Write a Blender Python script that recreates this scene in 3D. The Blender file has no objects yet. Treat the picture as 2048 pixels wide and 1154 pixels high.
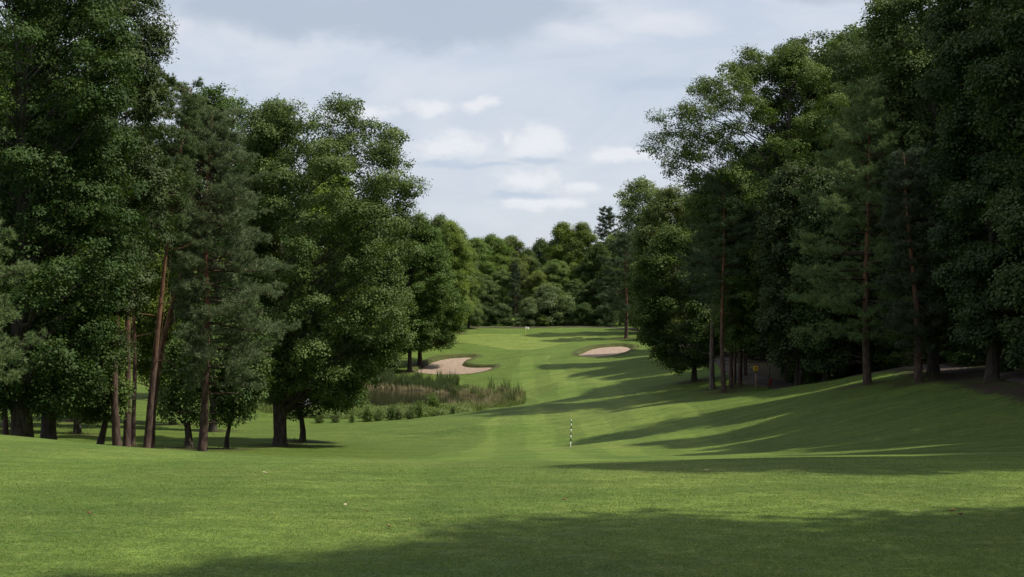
import bpy, math, random
import numpy as np
from mathutils import Vector

# ------------------------------------------------------------------ basics
F, CX, HY, EYE = 2844.0, 1024.0, 577.0, 1.7      # 50 mm lens on 36 mm; eye 1.7 m above the tee-side turf
SC = bpy.context.scene
COL = SC.collection
R = math.radians

def W(px, py, d):
    return ((px - CX) / F * d, d, EYE - (py - HY) / F * d)

# ------------------------------------------------------------------ terrain heights (thin plate spline through surveyed spots)
CTRL = []
def cp(*rows):
    for r in rows: CTRL.append(W(*r))
def cw(*rows):
    for r in rows: CTRL.append(r)

cw((0,-30,.5),(-50,-30,.3),(60,-30,1.0),(0,0,0.02),(-30,2,-.3),(30,2,.35),(0,8.4,0),(-8,10,-.03),(8,10,.03),(-18,14,-.4),(16,14,.0),
   (-60,15,-1.5),(60,15,1.2))
# convex brow in front of the camera
cw((0,14,-.26),(-4,18,-.52),(4,18,-.48))
cp((0,868,28),(300,897,28),(600,914,27),(850,924,27),(1100,926,27),(1350,926,28),(1600,924,28),(1850,919,28),(2048,915,28))
# hidden dip beyond the brow
cw((-14,40,-3.2),(-8,40,-3.5))
cp((850,921,40),(1000,919,40),(1200,917,40),(1500,915,40),(1800,906,40),(2048,896,40))
cw((-20,52,-4.6),(-12,55,-5.3))
cp((850,917,56),(1000,912,56),(1150,910,56),(1050,904,70),(1200,899,70))
# left lawn under the trees
cp((40,884,62),(120,893,64),(250,900,68),(400,905,72),(560,892,85),(690,905,76),(800,912,72),(900,908,72),(600,882,92),
   (350,876,90),(150,858,100),(480,862,105),(620,858,108),(750,845,122),(640,845,124),(500,846,126),(350,830,126),(200,812,135),(50,800,140))
# pond rim and the ground around it
cp((700,838,130),(850,834,130),(950,826,130),(1040,798,150),(1000,778,164),(900,772,168),(760,772,170),(650,772,172),(500,790,155),(380,790,165),
   (250,745,180),(100,735,185),(300,735,200))
# fairway axis
cp((1142,897,86),(980,893,88),(1050,870,95),(960,850,100),(880,868,98),(1100,848,105),(1000,832,112),(1060,808,125),(1150,806,125),
   (1080,768,150),(1180,765,150),(1070,728,180),(1150,728,180),(1060,706,200),(1130,704,200),(1051,682,223),(960,688,216),(1130,684,220),
   (1000,669,236),(1100,668,236),(1200,664,236),(900,670,232))
# around the bunkers
cp((833,748,184),(910,750,184),(985,738,186),(1020,738,182),(840,726,196),(905,709,203),(955,709,203),(985,716,200),(1020,700,206),(880,690,212),(820,700,205),
   (1155,712,190),(1200,718,188),(1262,700,196),(1250,687,208),(1190,689,208),(1300,690,205),(1280,715,180),(1230,742,165))
# back ridge
cp((820,656,245),(950,656,247),(1051,656,248),(1150,654,248),(1260,655,248),(1350,660,240),(700,668,245))
cw((-30,280,-5.4),(0,285,-5.2),(30,280,-5.2),(0,340,-5.0))
# right bank
cp((1230,800,125),(1300,790,125),(1390,762,131),(1450,781,114),(1520,782,112),(1560,778,108),(1620,768,102),(1735,768,85),(1835,764,80),(1780,741,94),
   (1900,738,90),(2048,800,60),(1950,768,72),(2048,742,82),(1200,832,100),(1300,814,100),(1400,804,100),(1500,794,98),(1600,786,94),
   (1250,880,80),(1400,868,78),(1500,858,76),(1700,834,70),(1880,838,60),(2048,866,50),(1250,905,70),(1400,905,66),(1550,902,60),(1750,896,52),(1950,892,45),
   (1440,721,150),(1520,735,140),(1340,720,165),(1600,720,150),(1700,715,140))
cw((30,50,-1.6),(45,60,-1.0),(60,90,-.8),(60,130,-2),(70,200,-4),(45,200,-4.6),(30,30,-.6),(60,45,0))
cw((-50,60,-5),(-70,100,-8),(-70,150,-9),(-80,220,-6),(-50,230,-6.2),(-45,30,-2.0))
CTRL = np.array(CTRL)

S_ = 50.0
def _k(r2):
    return 0.5 * r2 * np.log(np.maximum(r2, 1e-12))
def _fit():
    p = CTRL[:, :2] / S_; n = len(p)
    d2 = ((p[:, None] - p[None]) ** 2).sum(-1)
    A = np.zeros((n + 3, n + 3)); A[:n, :n] = _k(d2) + np.eye(n) * 4e-4
    P = np.c_[np.ones(n), p]; A[:n, n:] = P; A[n:, :n] = P.T
    b = np.zeros(n + 3); b[:n] = CTRL[:, 2]
    return p, np.linalg.solve(A, b)
TP, TW = _fit()
def sstep(x, a, b):
    t = np.clip((x - a) / (b - a), 0, 1); return t * t * (3 - 2 * t)
def base_h(x, y):
    x = np.atleast_1d(np.asarray(x, float)); y = np.atleast_1d(np.asarray(y, float))
    out = np.empty_like(x)
    for i in range(0, len(x), 20000):
        q = np.c_[x[i:i+20000], y[i:i+20000]] / S_
        d2 = ((q[:, None] - TP[None]) ** 2).sum(-1)
        out[i:i+20000] = _k(d2) @ TW[:len(TP)] + TW[len(TP)] + q @ TW[len(TP)+1:]
    far = np.maximum(sstep(y, 270, 400), sstep(np.abs(x), 75, 140))
    far = np.maximum(far, sstep(-y, 35, 90))
    return out * (1 - far) + (-5.2 + 2.5 * sstep(np.abs(x), 60, 400)) * far

def sdf(poly, x, y):            # signed distance, negative inside
    poly = np.asarray(poly, float)
    d = np.full(x.shape, 1e18); inside = np.zeros(x.shape, bool)
    for (ax, ay), (bx, by) in zip(poly, np.roll(poly, -1, 0)):
        ex, ey = bx - ax, by - ay
        t = np.clip(((x - ax) * ex + (y - ay) * ey) / (ex * ex + ey * ey + 1e-12), 0, 1)
        d = np.minimum(d, (x - ax - t * ex) ** 2 + (y - ay - t * ey) ** 2)
        c = ((ay > y) != (by > y)) & (x < (bx - ax) * (y - ay) / (by - ay + 1e-12) + ax)
        inside ^= c
    d = np.sqrt(d)
    return np.where(inside, -d, d)
def smooth_poly(p, n=4):
    p = np.asarray(p, float)
    for _ in range(n):
        q = np.roll(p, -1, 0); p = np.stack([.75 * p + .25 * q, .25 * p + .75 * q], 1).reshape(-1, 2)
    return p
def hit(px, py, d0=6, d1=320):
    d = np.arange(d0, d1, .25)
    x = (px - CX) / F * d
    z = EYE - (py - HY) / F * d
    h = base_h(x, d)
    k = np.nonzero(z <= h)[0]
    i = k[0] if len(k) else len(d) - 1
    return (x[i], d[i])
def hits(pts, d0): return [hit(a, b, d0) for a, b in pts]
def pd(pts): return [((a - CX) / F * d, d) for a, d in pts]

B1 = smooth_poly(hits([(822,746),(842,729),(876,715),(915,711),(958,710),(942,718),(928,724),(931,729),(955,732),(994,731),(980,742),(952,748),(910,751),(864,751)], 165), 2)
B2 = smooth_poly(hits([(1149,711),(1164,701),(1186,693),(1222,689),(1257,689),(1270,695),(1252,707),(1220,714),(1178,717)], 165), 2)
WATER = -10.0
POND = smooth_poly(pd([(1012,150),(965,141),(850,137),(700,134),(560,137),(480,150),(520,165),(640,170),(750,169),(850,161),(940,156)]), 3)
GREEN = smooth_poly(hits([(880,676),(930,669),(1000,667),(1100,668),(1180,668),(1205,674),(1150,683),(1110,692),(1070,700),(1020,700),(975,691),(915,685)], 165), 2)
FAIR = smooth_poly(pd([(-200,12),(-300,27),(300,30),(640,40),(830,60),(890,78),(960,88),(985,97),(950,104),(1010,114),(1080,126),(1085,140),(1040,154),(1020,170),(1040,185),(1045,198),
    (1110,196),(1095,186),(1120,176),(1180,165),(1230,150),(1280,130),(1330,112),(1400,95),(1450,75),(1520,58),(1700,40),(2500,30),(3300,10)]) + [(14,-20),(-14,-20)], 2)
DIRT = smooth_poly(pd([(1300,212),(1420,158),(1500,132),(1540,116),(1640,104),(1720,101),(1780,93.5),(1850,83),(1920,72),(2048,60),(2300,45),(2900,33),(4200,40),(4200,110),(3000,190),(2000,240),(1400,245)]), 2)

def ground(x, y, detail=True):
    x = np.atleast_1d(np.asarray(x, float)); y = np.atleast_1d(np.asarray(y, float))
    z = base_h(x, y)
    if detail:
        m = (y > 120) & (y < 240) & (np.abs(x) < 60)
        if m.any():
            xm, ym, zm = x[m], y[m], z[m]
            s = sdf(POND, xm, ym)
            sh = sstep(s, 0.2, 7)
            zm = np.where(s < 7, (WATER - .03 + .07 * np.clip(s, -8, 2)) * (1 - sh) + np.maximum(zm, WATER + .25) * sh, np.maximum(zm, WATER + .12))
            for B in (B1, B2):
                s = sdf(B, xm, ym)
                zm = zm + .16 * np.exp(-(s / 1.5) ** 2) * (s > -.0) - .62 * sstep(-s, 0.0, .45) + .16 * sstep(-s, .0, .3) * 0
                zm = np.where((s <= 0), zm + .16 * sstep(s, -.5, 0), zm)
            z[m] = zm
        # gentle natural unevenness
        z = z + .035 * np.sin(x * .55 + 1.3 * np.sin(y * .21)) * np.sin(y * .4 + x * .13) * sstep(y, 8, 24) 
        z = z + .05 * np.sin(x * .9 + y * .3) * np.sin(y * .7 - x * .5) * sstep(np.abs(x - 1), 9, 25) * sstep(y, 40, 60)
    return z
def gz(x, y): return float(ground(x, y)[0])

# ------------------------------------------------------------------ object helpers
def mesh_np(name, v, f=None, quads=None, tris=None, mats=(), attrs=None, smooth=False):
    me = bpy.data.meshes.new(name)
    v = np.asarray(v, np.float32)
    loops, starts, tot = [], [], 0
    for arr, k in ((quads, 4), (tris, 3)):
        if arr is not None and len(arr):
            arr = np.asarray(arr, np.int32)
            loops.append(arr.ravel()); starts.append(tot + np.arange(len(arr)) * k); tot += arr.size
    loops = np.concatenate(loops); starts = np.concatenate(starts)
    me.vertices.add(len(v)); me.vertices.foreach_set('co', v.ravel())
    me.loops.add(len(loops)); me.loops.foreach_set('vertex_index', loops.astype(np.int32))
    me.polygons.add(len(starts)); me.polygons.foreach_set('loop_start', starts.astype(np.int32))
    for k, a in (attrs or {}).items():
        at = me.attributes.new(k, 'FLOAT', 'POINT'); at.data.foreach_set('value', np.asarray(a, np.float32))
    for m in mats: me.materials.append(m)
    me.update(calc_edges=True)
    if smooth: me.polygons.foreach_set('use_smooth', np.ones(len(starts), bool))
    me.validate()
    return me
def link(name, me, parent=None, loc=None):
    o = bpy.data.objects.new(name, me); COL.objects.link(o)
    if parent is not None: o.parent = parent
    if loc is not None: o.location = loc
    return o
def tag(o, label, cat, group=None, kind=None):
    if label: o['label'] = label
    if cat: o['category'] = cat
    if group: o['group'] = group
    if kind: o['kind'] = kind
    return o
def empty(name, loc, rot=(0,0,0), scale=1.0):
    o = bpy.data.objects.new(name, None); COL.objects.link(o)
    o.location = loc; o.rotation_euler = rot
    o.scale = (scale,)*3 if np.isscalar(scale) else scale
    o.empty_display_size = .3
    return o
def nrm(a): return a / np.maximum(np.linalg.norm(a, axis=-1, keepdims=True), 1e-9)

class Geo:
    def __init__(s): s.v = []; s.q = []; s.n = 0; s.m = []
    def tube(s, pts, rad, k=6, flare=None, mat=0, cap=True):
        pts = np.asarray(pts, float); rad = np.asarray(rad, float); n = len(pts)
        t = nrm(np.gradient(pts, axis=0))
        ref = np.array([1., 0, 0]) if abs(t[0][2]) > .8 else np.array([0, 0, 1.])
        a = nrm(np.cross(t, ref)); b = np.cross(t, a)
        ang = np.arange(k) / k * 2 * np.pi
        ring = a[:, None] * np.cos(ang)[None, :, None] + b[:, None] * np.sin(ang)[None, :, None]
        rr = rad[:, None] * (flare if flare is not None else 1)
        v = pts[:, None] + ring * (np.broadcast_to(rr, (n, k)))[..., None]
        i = np.arange(n - 1)[:, None] * k + np.arange(k)[None]
        j = np.arange(n - 1)[:, None] * k + (np.arange(k)[None] + 1) % k
        q = np.stack([i, j, j + k, i + k], -1).reshape(-1, 4) + s.n
        s.v.append(v.reshape(-1, 3)); s.q.append(q); s.m.append(np.full(len(q), mat)); s.n += n * k
        if cap:
            for r0, end in ((0, 0), (n - 1, 1)):
                c = pts[-1 if end else 0]
                idx = r0 * k + np.arange(k) + s.n - n * k
                s.v.append(c[None]); ci = s.n; s.n += 1
                nx = np.roll(idx, -1)
                tr = np.stack([idx, nx, np.full(k, ci), np.full(k, ci)], -1)
                s.q.append(None); s.m.append(None)
                s.t = getattr(s, 't', []); s.t.append(tr[:, :3] if end else tr[:, [1, 0, 2]])
                s.tm = getattr(s, 'tm', []); s.tm.append(np.full(k, mat))
    def box(s, c, h, rz=0):
        c = np.asarray(c, float); h = np.asarray(h, float)
        p = np.array([[x, y, z] for z in (-1, 1) for x, y in ((-1,-1),(1,-1),(1,1),(-1,1))]) * h
        cz, sz = math.cos(rz), math.sin(rz)
        p = np.c_[p[:,0]*cz - p[:,1]*sz, p[:,0]*sz + p[:,1]*cz, p[:,2]] + c
        q = np.array([[3,2,1,0],[4,5,6,7],[0,1,5,4],[1,2,6,5],[2,3,7,6],[3,0,4,7]]) + s.n
        s.v.append(p); s.q.append(q); s.m.append(np.zeros(6)); s.n += 8
    def mesh(s, name, mats, smooth=True):
        q = [a for a in s.q if a is not None]
        t = getattr(s, 't', [])
        me = mesh_np(name, np.concatenate(s.v), quads=np.concatenate(q), tris=np.concatenate(t) if t else None, mats=mats, smooth=smooth)
        mi = np.concatenate([a for a in s.m if a is not None] + getattr(s, 'tm', [])).astype(np.int32)
        if len(mi) == len(me.polygons): me.polygons.foreach_set('material_index', mi)
        return me

# ------------------------------------------------------------------ node helpers
class NT:
    def __init__(s, nt): s.nt = nt; nt.nodes.clear()
    def n(s, typ, **kw):
        nd = s.nt.nodes.new(typ)
        for k, v in kw.items(): setattr(nd, k, v)
        return nd
    def lk(s, a, b): s.nt.links.new(a, b)
    def inp(s, sock, v):
        if isinstance(v, bpy.types.NodeSocket): s.lk(v, sock)
        elif v is not None:
            if isinstance(v, (tuple, list)) and len(v) == 3 and sock.type == 'RGBA': v = (*v, 1)
            sock.default_value = v
    def m(s, op, a, b=None, c=None, clamp=False):
        nd = s.n('ShaderNodeMath', operation=op, use_clamp=clamp)
        s.inp(nd.inputs[0], a)
        if b is not None: s.inp(nd.inputs[1], b)
        if c is not None: s.inp(nd.inputs[2], c)
        return nd.outputs[0]
    def ss(s, x, a, b):
        nd = s.n('ShaderNodeMapRange', interpolation_type='SMOOTHSTEP')
        s.inp(nd.inputs[0], x); s.inp(nd.inputs[1], a); s.inp(nd.inputs[2], b); nd.inputs[3].default_value = 0; nd.inputs[4].default_value = 1
        return nd.outputs[0]
    def mr(s, x, a, b, c, d):
        nd = s.n('ShaderNodeMapRange')
        for i, v in enumerate((x, a, b, c, d)): s.inp(nd.inputs[i], v)
        return nd.outputs[0]
    def mix(s, f, a, b, blend='MIX'):
        nd = s.n('ShaderNodeMix', data_type='RGBA', blend_type=blend)
        s.inp(nd.inputs[0], f); s.inp(nd.inputs[6], a); s.inp(nd.inputs[7], b)
        return nd.outputs[2]
    def noise(s, vec, scale, detail=3, rough=.55, dist=0, col=False):
        nd = s.n('ShaderNodeTexNoise')
        if vec is not None: s.lk(vec, nd.inputs['Vector'])
        nd.inputs['Scale'].default_value = scale; nd.inputs['Detail'].default_value = detail
        nd.inputs['Roughness'].default_value = rough; nd.inputs['Distortion'].default_value = dist
        return nd.outputs[1 if col else 0]
    def attr(s, name):
        nd = s.n('ShaderNodeAttribute', attribute_name=name); return nd.outputs['Fac']
    def scale(s, vec, k):
        nd = s.n('ShaderNodeVectorMath', operation='MULTIPLY'); s.lk(vec, nd.inputs[0]); nd.inputs[1].default_value = k
        return nd.outputs[0]
def new_mat(name):
    m = bpy.data.materials.new(name); m.use_nodes = True
    t = NT(m.node_tree)
    out = t.n('ShaderNodeOutputMaterial')
    return m, t, out
def bsdf(t, col, rough=.6, spec=.3, **kw):
    p = t.n('ShaderNodeBsdfPrincipled')
    t.inp(p.inputs['Base Color'], col); t.inp(p.inputs['Roughness'], rough)
    p.inputs['Specular IOR Level'].default_value = spec
    for k, v in kw.items(): t.inp(p.inputs[k.replace('_', ' ')], v)
    return p
def bump(t, h, strength, dist, prev=None):
    b = t.n('ShaderNodeBump'); b.inputs['Strength'].default_value = strength; b.inputs['Distance'].default_value = dist
    t.lk(h, b.inputs['Height'])
    if prev is not None: t.lk(prev, b.inputs['Normal'])
    return b.outputs[0]

def leaf_mat(name, c1, c2, trans=.18, rough=.58, spec=.12, tcol=None):
    m, t, out = new_mat(name)
    r = t.attr('rnd')
    oi = t.n('ShaderNodeObjectInfo')
    col = t.mix(r, c1, c2)
    hs = t.n('ShaderNodeHueSaturation')
    t.inp(hs.inputs['Hue'], t.mr(oi.outputs['Random'], 0, 1, .485, .512))
    t.inp(hs.inputs['Value'], t.mr(t.m('FRACT', t.m('MULTIPLY', oi.outputs['Random'], 7.31)), 0, 1, .8, 1.22))
    t.inp(hs.inputs['Saturation'], t.mr(t.m('FRACT', t.m('MULTIPLY', oi.outputs['Random'], 3.7)), 0, 1, .85, 1.08))
    t.lk(col, hs.inputs['Color'])
    p = bsdf(t, hs.outputs[0], rough, spec)
    tr = t.n('ShaderNodeBsdfTranslucent')
    tc = t.mix(1.0, hs.outputs[0], tcol or (1.45, 1.55, .75), 'MULTIPLY')
    t.lk(tc, tr.inputs['Color'])
    mx = t.n('ShaderNodeMixShader'); mx.inputs[0].default_value = trans
    t.lk(p.outputs[0], mx.inputs[1]); t.lk(tr.outputs[0], mx.inputs[2])
    t.lk(mx.outputs[0], out.inputs['Surface'])
    return m
def bark_mat(name, lo, hi, z0, z1, bs=1.0):
    m, t, out = new_mat(name)
    tc = t.n('ShaderNodeTexCoord'); ob = tc.outputs['Object']
    sep = t.n('ShaderNodeSeparateXYZ'); t.lk(ob, sep.inputs[0])
    n1 = t.noise(t.scale(ob, (1, 1, .25)), 9 * bs, 5, .65)
    n2 = t.noise(ob, 1.2, 3)
    zf = t.ss(t.m('ADD', sep.outputs[2], t.m('MULTIPLY', t.m('SUBTRACT', n2, .5), 4)), z0, z1)
    c = t.mix(zf, lo, hi)
    c = t.mix(t.ss(n1, .35, .65), t.mix(1, c, (.42, .42, .45), 'MULTIPLY'), c)
    c = t.mix(t.ss(n2, .55, .75), c, t.mix(1, c, (1.5, 1.45, 1.4), 'MULTIPLY'))
    p = bsdf(t, c, .9, .15); t.lk(bump(t, n1, .9, .05), p.inputs['Normal'])
    t.lk(p.outputs[0], out.inputs['Surface'])
    return m
def plain_mat(name, c, rough=.5, var=.12, scale=8, spec=.3):
    m, t, out = new_mat(name)
    tc = t.n('ShaderNodeTexCoord')
    n = t.noise(tc.outputs['Object'], scale, 4)
    col = t.mix(t.ss(n, .3, .75), tuple(x * (1 - var) for x in c), tuple(x * (1 + var) for x in c))
    p = bsdf(t, col, rough, spec); t.lk(p.outputs[0], out.inputs['Surface'])
    return m

M = {}
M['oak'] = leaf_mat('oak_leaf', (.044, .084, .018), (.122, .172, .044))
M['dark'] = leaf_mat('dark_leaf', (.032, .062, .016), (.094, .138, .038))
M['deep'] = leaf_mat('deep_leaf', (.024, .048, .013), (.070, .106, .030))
M['far'] = leaf_mat('far_leaf', (.064, .114, .026), (.160, .212, .056), trans=.28)  # lighter leaf colour, standing in for haze over the distant trees
M['light'] = leaf_mat('light_leaf', (.075, .120, .020), (.170, .212, .050), trans=.32)
M['pale'] = leaf_mat('pale_leaf', (.080, .120, .040), (.165, .205, .082), trans=.32)
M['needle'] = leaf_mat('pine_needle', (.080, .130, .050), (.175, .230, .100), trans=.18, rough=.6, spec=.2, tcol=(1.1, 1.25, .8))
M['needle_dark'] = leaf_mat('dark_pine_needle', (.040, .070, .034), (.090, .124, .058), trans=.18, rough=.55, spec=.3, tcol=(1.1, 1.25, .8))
M['bark'] = bark_mat('oak_bark', (.075, .060, .050), (.095, .082, .070), 3, 12)
M['pine_bark'] = bark_mat('pine_bark', (.115, .078, .062), (.235, .122, .072), 2.5, 8, .8)
M['twig'] = bark_mat('pine_branch', (.070, .052, .042), (.12, .075, .052), 4, 12, 2)
M['pale_bark'] = bark_mat('pale_bark', (.17, .135, .11), (.22, .15, .11), 2, 9, .8)
# ------------------------------------------------------------------ trees
def bez(a, b, c, n):
    t = np.linspace(0, 1, n)[:, None]
    return (1 - t) ** 2 * a + 2 * t * (1 - t) * b + t * t * c

def leaves_mesh(name, rng, cents, sizes, base, n_leaf, leaf, mat, twig=22, flat=.55, sun_bias=.75):
    cents = np.asarray(cents); sizes = np.asarray(sizes)
    w = sizes ** 2; w = w / w.sum()
    nt = max(1, n_leaf // twig)
    ci = rng.choice(len(cents), nt, p=w)
    d = nrm(rng.normal(size=(nt, 3)) * [1, 1, .85] + [0, 0, .28])
    rr = rng.uniform(.35, 1.0, (nt, 1)) ** .5
    tc = cents[ci] + d * rr * sizes[ci][:, None] * [1, 1, flat]
    li = np.repeat(np.arange(nt), twig)
    n = len(li)
    off = rng.normal(size=(n, 3)) * (.17 * leaf / .15) * [1, 1, .75]
    p = tc[li] + off
    tn_ = nrm(.8 * d + [0, 0, sun_bias] + .40 * rng.normal(size=(nt, 3)))
    nn = nrm(tn_[li] + .24 * rng.normal(size=(n, 3)))
    a = rng.normal(size=(n, 3)) + .6 * d[li] + 1.2 * nrm(off) + [0, 0, -.35]
    a = nrm(a - nn * (a * nn).sum(-1, keepdims=True))
    b = np.cross(nn, a)
    L = (leaf * rng.uniform(.7, 1.35, n))[:, None]; wd = L * rng.uniform(.28, .40, n)[:, None]
    fold = nn * L * .10
    v = np.stack([p, p + a * L * .55 + b * wd + fold, p + a * L - nn * L * .12, p + a * L * .55 - b * wd + fold], 1).reshape(-1, 3)
    cb = rng.normal(size=len(cents)) * .14
    rnd = np.clip(.45 + cb[ci][li] + .16 * rng.normal(size=nt)[li] + .07 * rng.normal(size=n) + .10 * d[li, 2], 0, 1)
    q = np.arange(n * 4).reshape(-1, 4)
    return mesh_np(name, v, quads=q, mats=[mat], attrs={'rnd': np.repeat(rnd, 4)})

def decid(seed, prof, r0, n_leaf=60000, leaf=.15, mat='oak', bark='bark', clump=1.0, dens=1.0, lean=(0, 0), forks=(), sec=5, twig=20, lob=.55, sil=False, flat=.58):
    """prof: (height, reach to -x, reach to +x) from top to bottom, in metres."""
    rng = np.random.default_rng(seed)
    prof = np.array(sorted(prof)); hs, rl, rr = prof.T
    rl = np.maximum(.3, rl - .5 * clump); rr = np.maximum(.3, rr - .5 * clump)
    H, hb = hs[-1], hs[0]
    ph = rng.uniform(0, 6.28, 6); fq = [2, 3, 5]; hq = [.9, 1.6, .5]
    def env(h, phi):
        a = (1 + math.cos(phi)) / 2
        r = np.interp(h, hs, rl) * (1 - a) + np.interp(h, hs, rr) * a
        w = .13 * math.sin(2 * phi + ph[0] + h * .5) + .12 * math.sin(3 * phi + ph[1] - h * .9) + .10 * math.sin(5 * phi + ph[2] + h * 1.3)
        return max(.25, r * (1 + lob * w))
    g = Geo()
    wob = rng.normal(size=(3, 2)) * .12
    top = H * .86
    def tpos(z):
        f = z / H
        f = max(f, 0.0); x = lean[0] * z * f ** .3 + wob[0, 0] * math.sin(f * 5) + wob[1, 0] * math.sin(f * 11 + 1)
        y = lean[1] * z * f ** .3 + wob[0, 1] * math.sin(f * 4.3 + 1) + wob[1, 1] * math.sin(f * 9)
        return np.array([x, y, z])
    def trad(z): return max(.035, r0 * (1 - .92 * (z / H) ** .8))
    zs = np.concatenate([[-.35, 0, .25, .7, 1.4], np.linspace(2.2, top, 12)])
    rad = np.array([trad(max(z, 0)) for z in zs]); rad[:4] *= [1.55, 1.38, 1.18, 1.06]
    fl = 1 + .10 * np.sin(np.arange(10) / 10 * 2 * np.pi * 3 + ph[3]) * np.exp(-np.maximum(zs, 0) / .6)[:, None]
    g.tube([tpos(z) for z in zs], rad, 10, flare=fl)
    for fx, fy, fr in forks:                       # further stems from the same stool
        zz = np.linspace(-.3, H * .7, 12)
        g.tube([np.array([fx * (.25 + z * .09), fy * (.25 + z * .09), z]) + wob[2, 0] * .5 * math.sin(z) * np.array([1, .4, 0]) for z in zz],
               [max(.04, r0 * fr * (1.35 if z < .2 else 1) * (1 - .9 * max(z, 0) / (H * .72))) for z in zz], 8)
    mean_r = .5 * (rl + rr).mean()
    area = 2 * math.pi * mean_r * (H - hb)
    nl = int(np.clip(area * dens / (clump * clump) / 7.8, 12, 100))
    C, S = [], []
    plan = [(hb + (H - hb) * (((i + rng.uniform(.2, .8)) / nl) ** .92) * .985, i * 2.39996 + rng.normal() * .35, None) for i in range(nl)]
    if sil:                                        # boughs that carry the two flanks
        for he in np.arange(hb + .3, H, clump * .8):
            for s_ in (0, math.pi): plan.append((he + rng.normal() * .2, s_ + rng.normal() * .22, rng.uniform(.84, 1.0)))
    for i, (he, phi, kq) in enumerate(plan):
        he = min(he, H * .99)
        Rm = env(he, phi) * (kq or rng.uniform(.66, 1.0))
        axis = tpos(min(he, top))
        tip = np.array([axis[0] + Rm * math.cos(phi), axis[1] + Rm * math.sin(phi), he])
        h0 = np.clip(he - Rm * rng.uniform(.35, .95) - .3, hb * .55 + .4, top * .97)
        st = tpos(h0)
        mid = st + (tip - st) * .5 + np.array([0, 0, rng.uniform(-.05, .22) * np.linalg.norm(tip - st)])
        pts = bez(st, mid, tip, 9)
        pts[1:-1] += rng.normal(size=(7, 3)) * .07
        rb = max(.025, trad(h0) * rng.uniform(.22, .45))
        g.tube(pts, np.linspace(rb, .016, 9), 6, cap=False)
        ln = np.linalg.norm(tip - st)
        C.append(tip); S.append(clump * rng.uniform(.55, .9))
        for j in range(sec):
            tt = .35 + .64 * rng.uniform(0, 1) ** .55; k = tt * 8; ki = int(k)
            bp = pts[ki] + (pts[min(8, ki + 1)] - pts[ki]) * (k - ki)
            out = nrm(np.array([math.cos(phi), math.sin(phi), .1]) * .7 + rng.normal(size=3) * [.9, .9, .38] + [0, 0, .12])
            e = bp + out * rng.uniform(.5, 1.45) * clump
            e[2] = min(max(e[2], hb * .96), H)
            rad_e = math.hypot(e[0] - axis[0], e[1] - axis[1]); lim = env(e[2], math.atan2(e[1] - axis[1], e[0] - axis[0])) * 1.03
            if rad_e > lim: e[:2] = axis[:2] + (e[:2] - axis[:2]) * lim / rad_e
            g.tube(bez(bp, (bp + e) / 2 + [0, 0, .12], e, 4), np.linspace(max(.014, rb * .35), .008, 4), 4, cap=False)
            C.append(e); S.append(clump * rng.uniform(.55, 1.15))
    for zz in np.arange(hb + .25 * (H - hb), H * .9, clump * .55):      # inner boughs close to the stem
        phi = rng.uniform(0, 6.28); r_ = env(zz, phi) * rng.uniform(.12, .6); a = tpos(min(zz, top))
        C.append(a + [r_ * math.cos(phi), r_ * math.sin(phi), 0]); S.append(clump * rng.uniform(.6, 1.0))
    # sprays standing proud of the top
    for k in range(int(4 + mean_r)):
        phi = rng.uniform(0, 6.28); he = H - rng.uniform(0, .12) * (H - hb)
        r_ = env(he, phi) * rng.uniform(.1, .8); a = tpos(top)
        C.append(np.array([a[0] + r_ * math.cos(phi), a[1] + r_ * math.sin(phi), he])); S.append(clump * rng.uniform(.4, .65))
    tm = g.mesh('trunk', [M[bark]])
    cm = leaves_mesh('crown', rng, C, S, None, n_leaf, leaf, M[mat], twig=twig, flat=flat)
    return tm, cm

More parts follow.
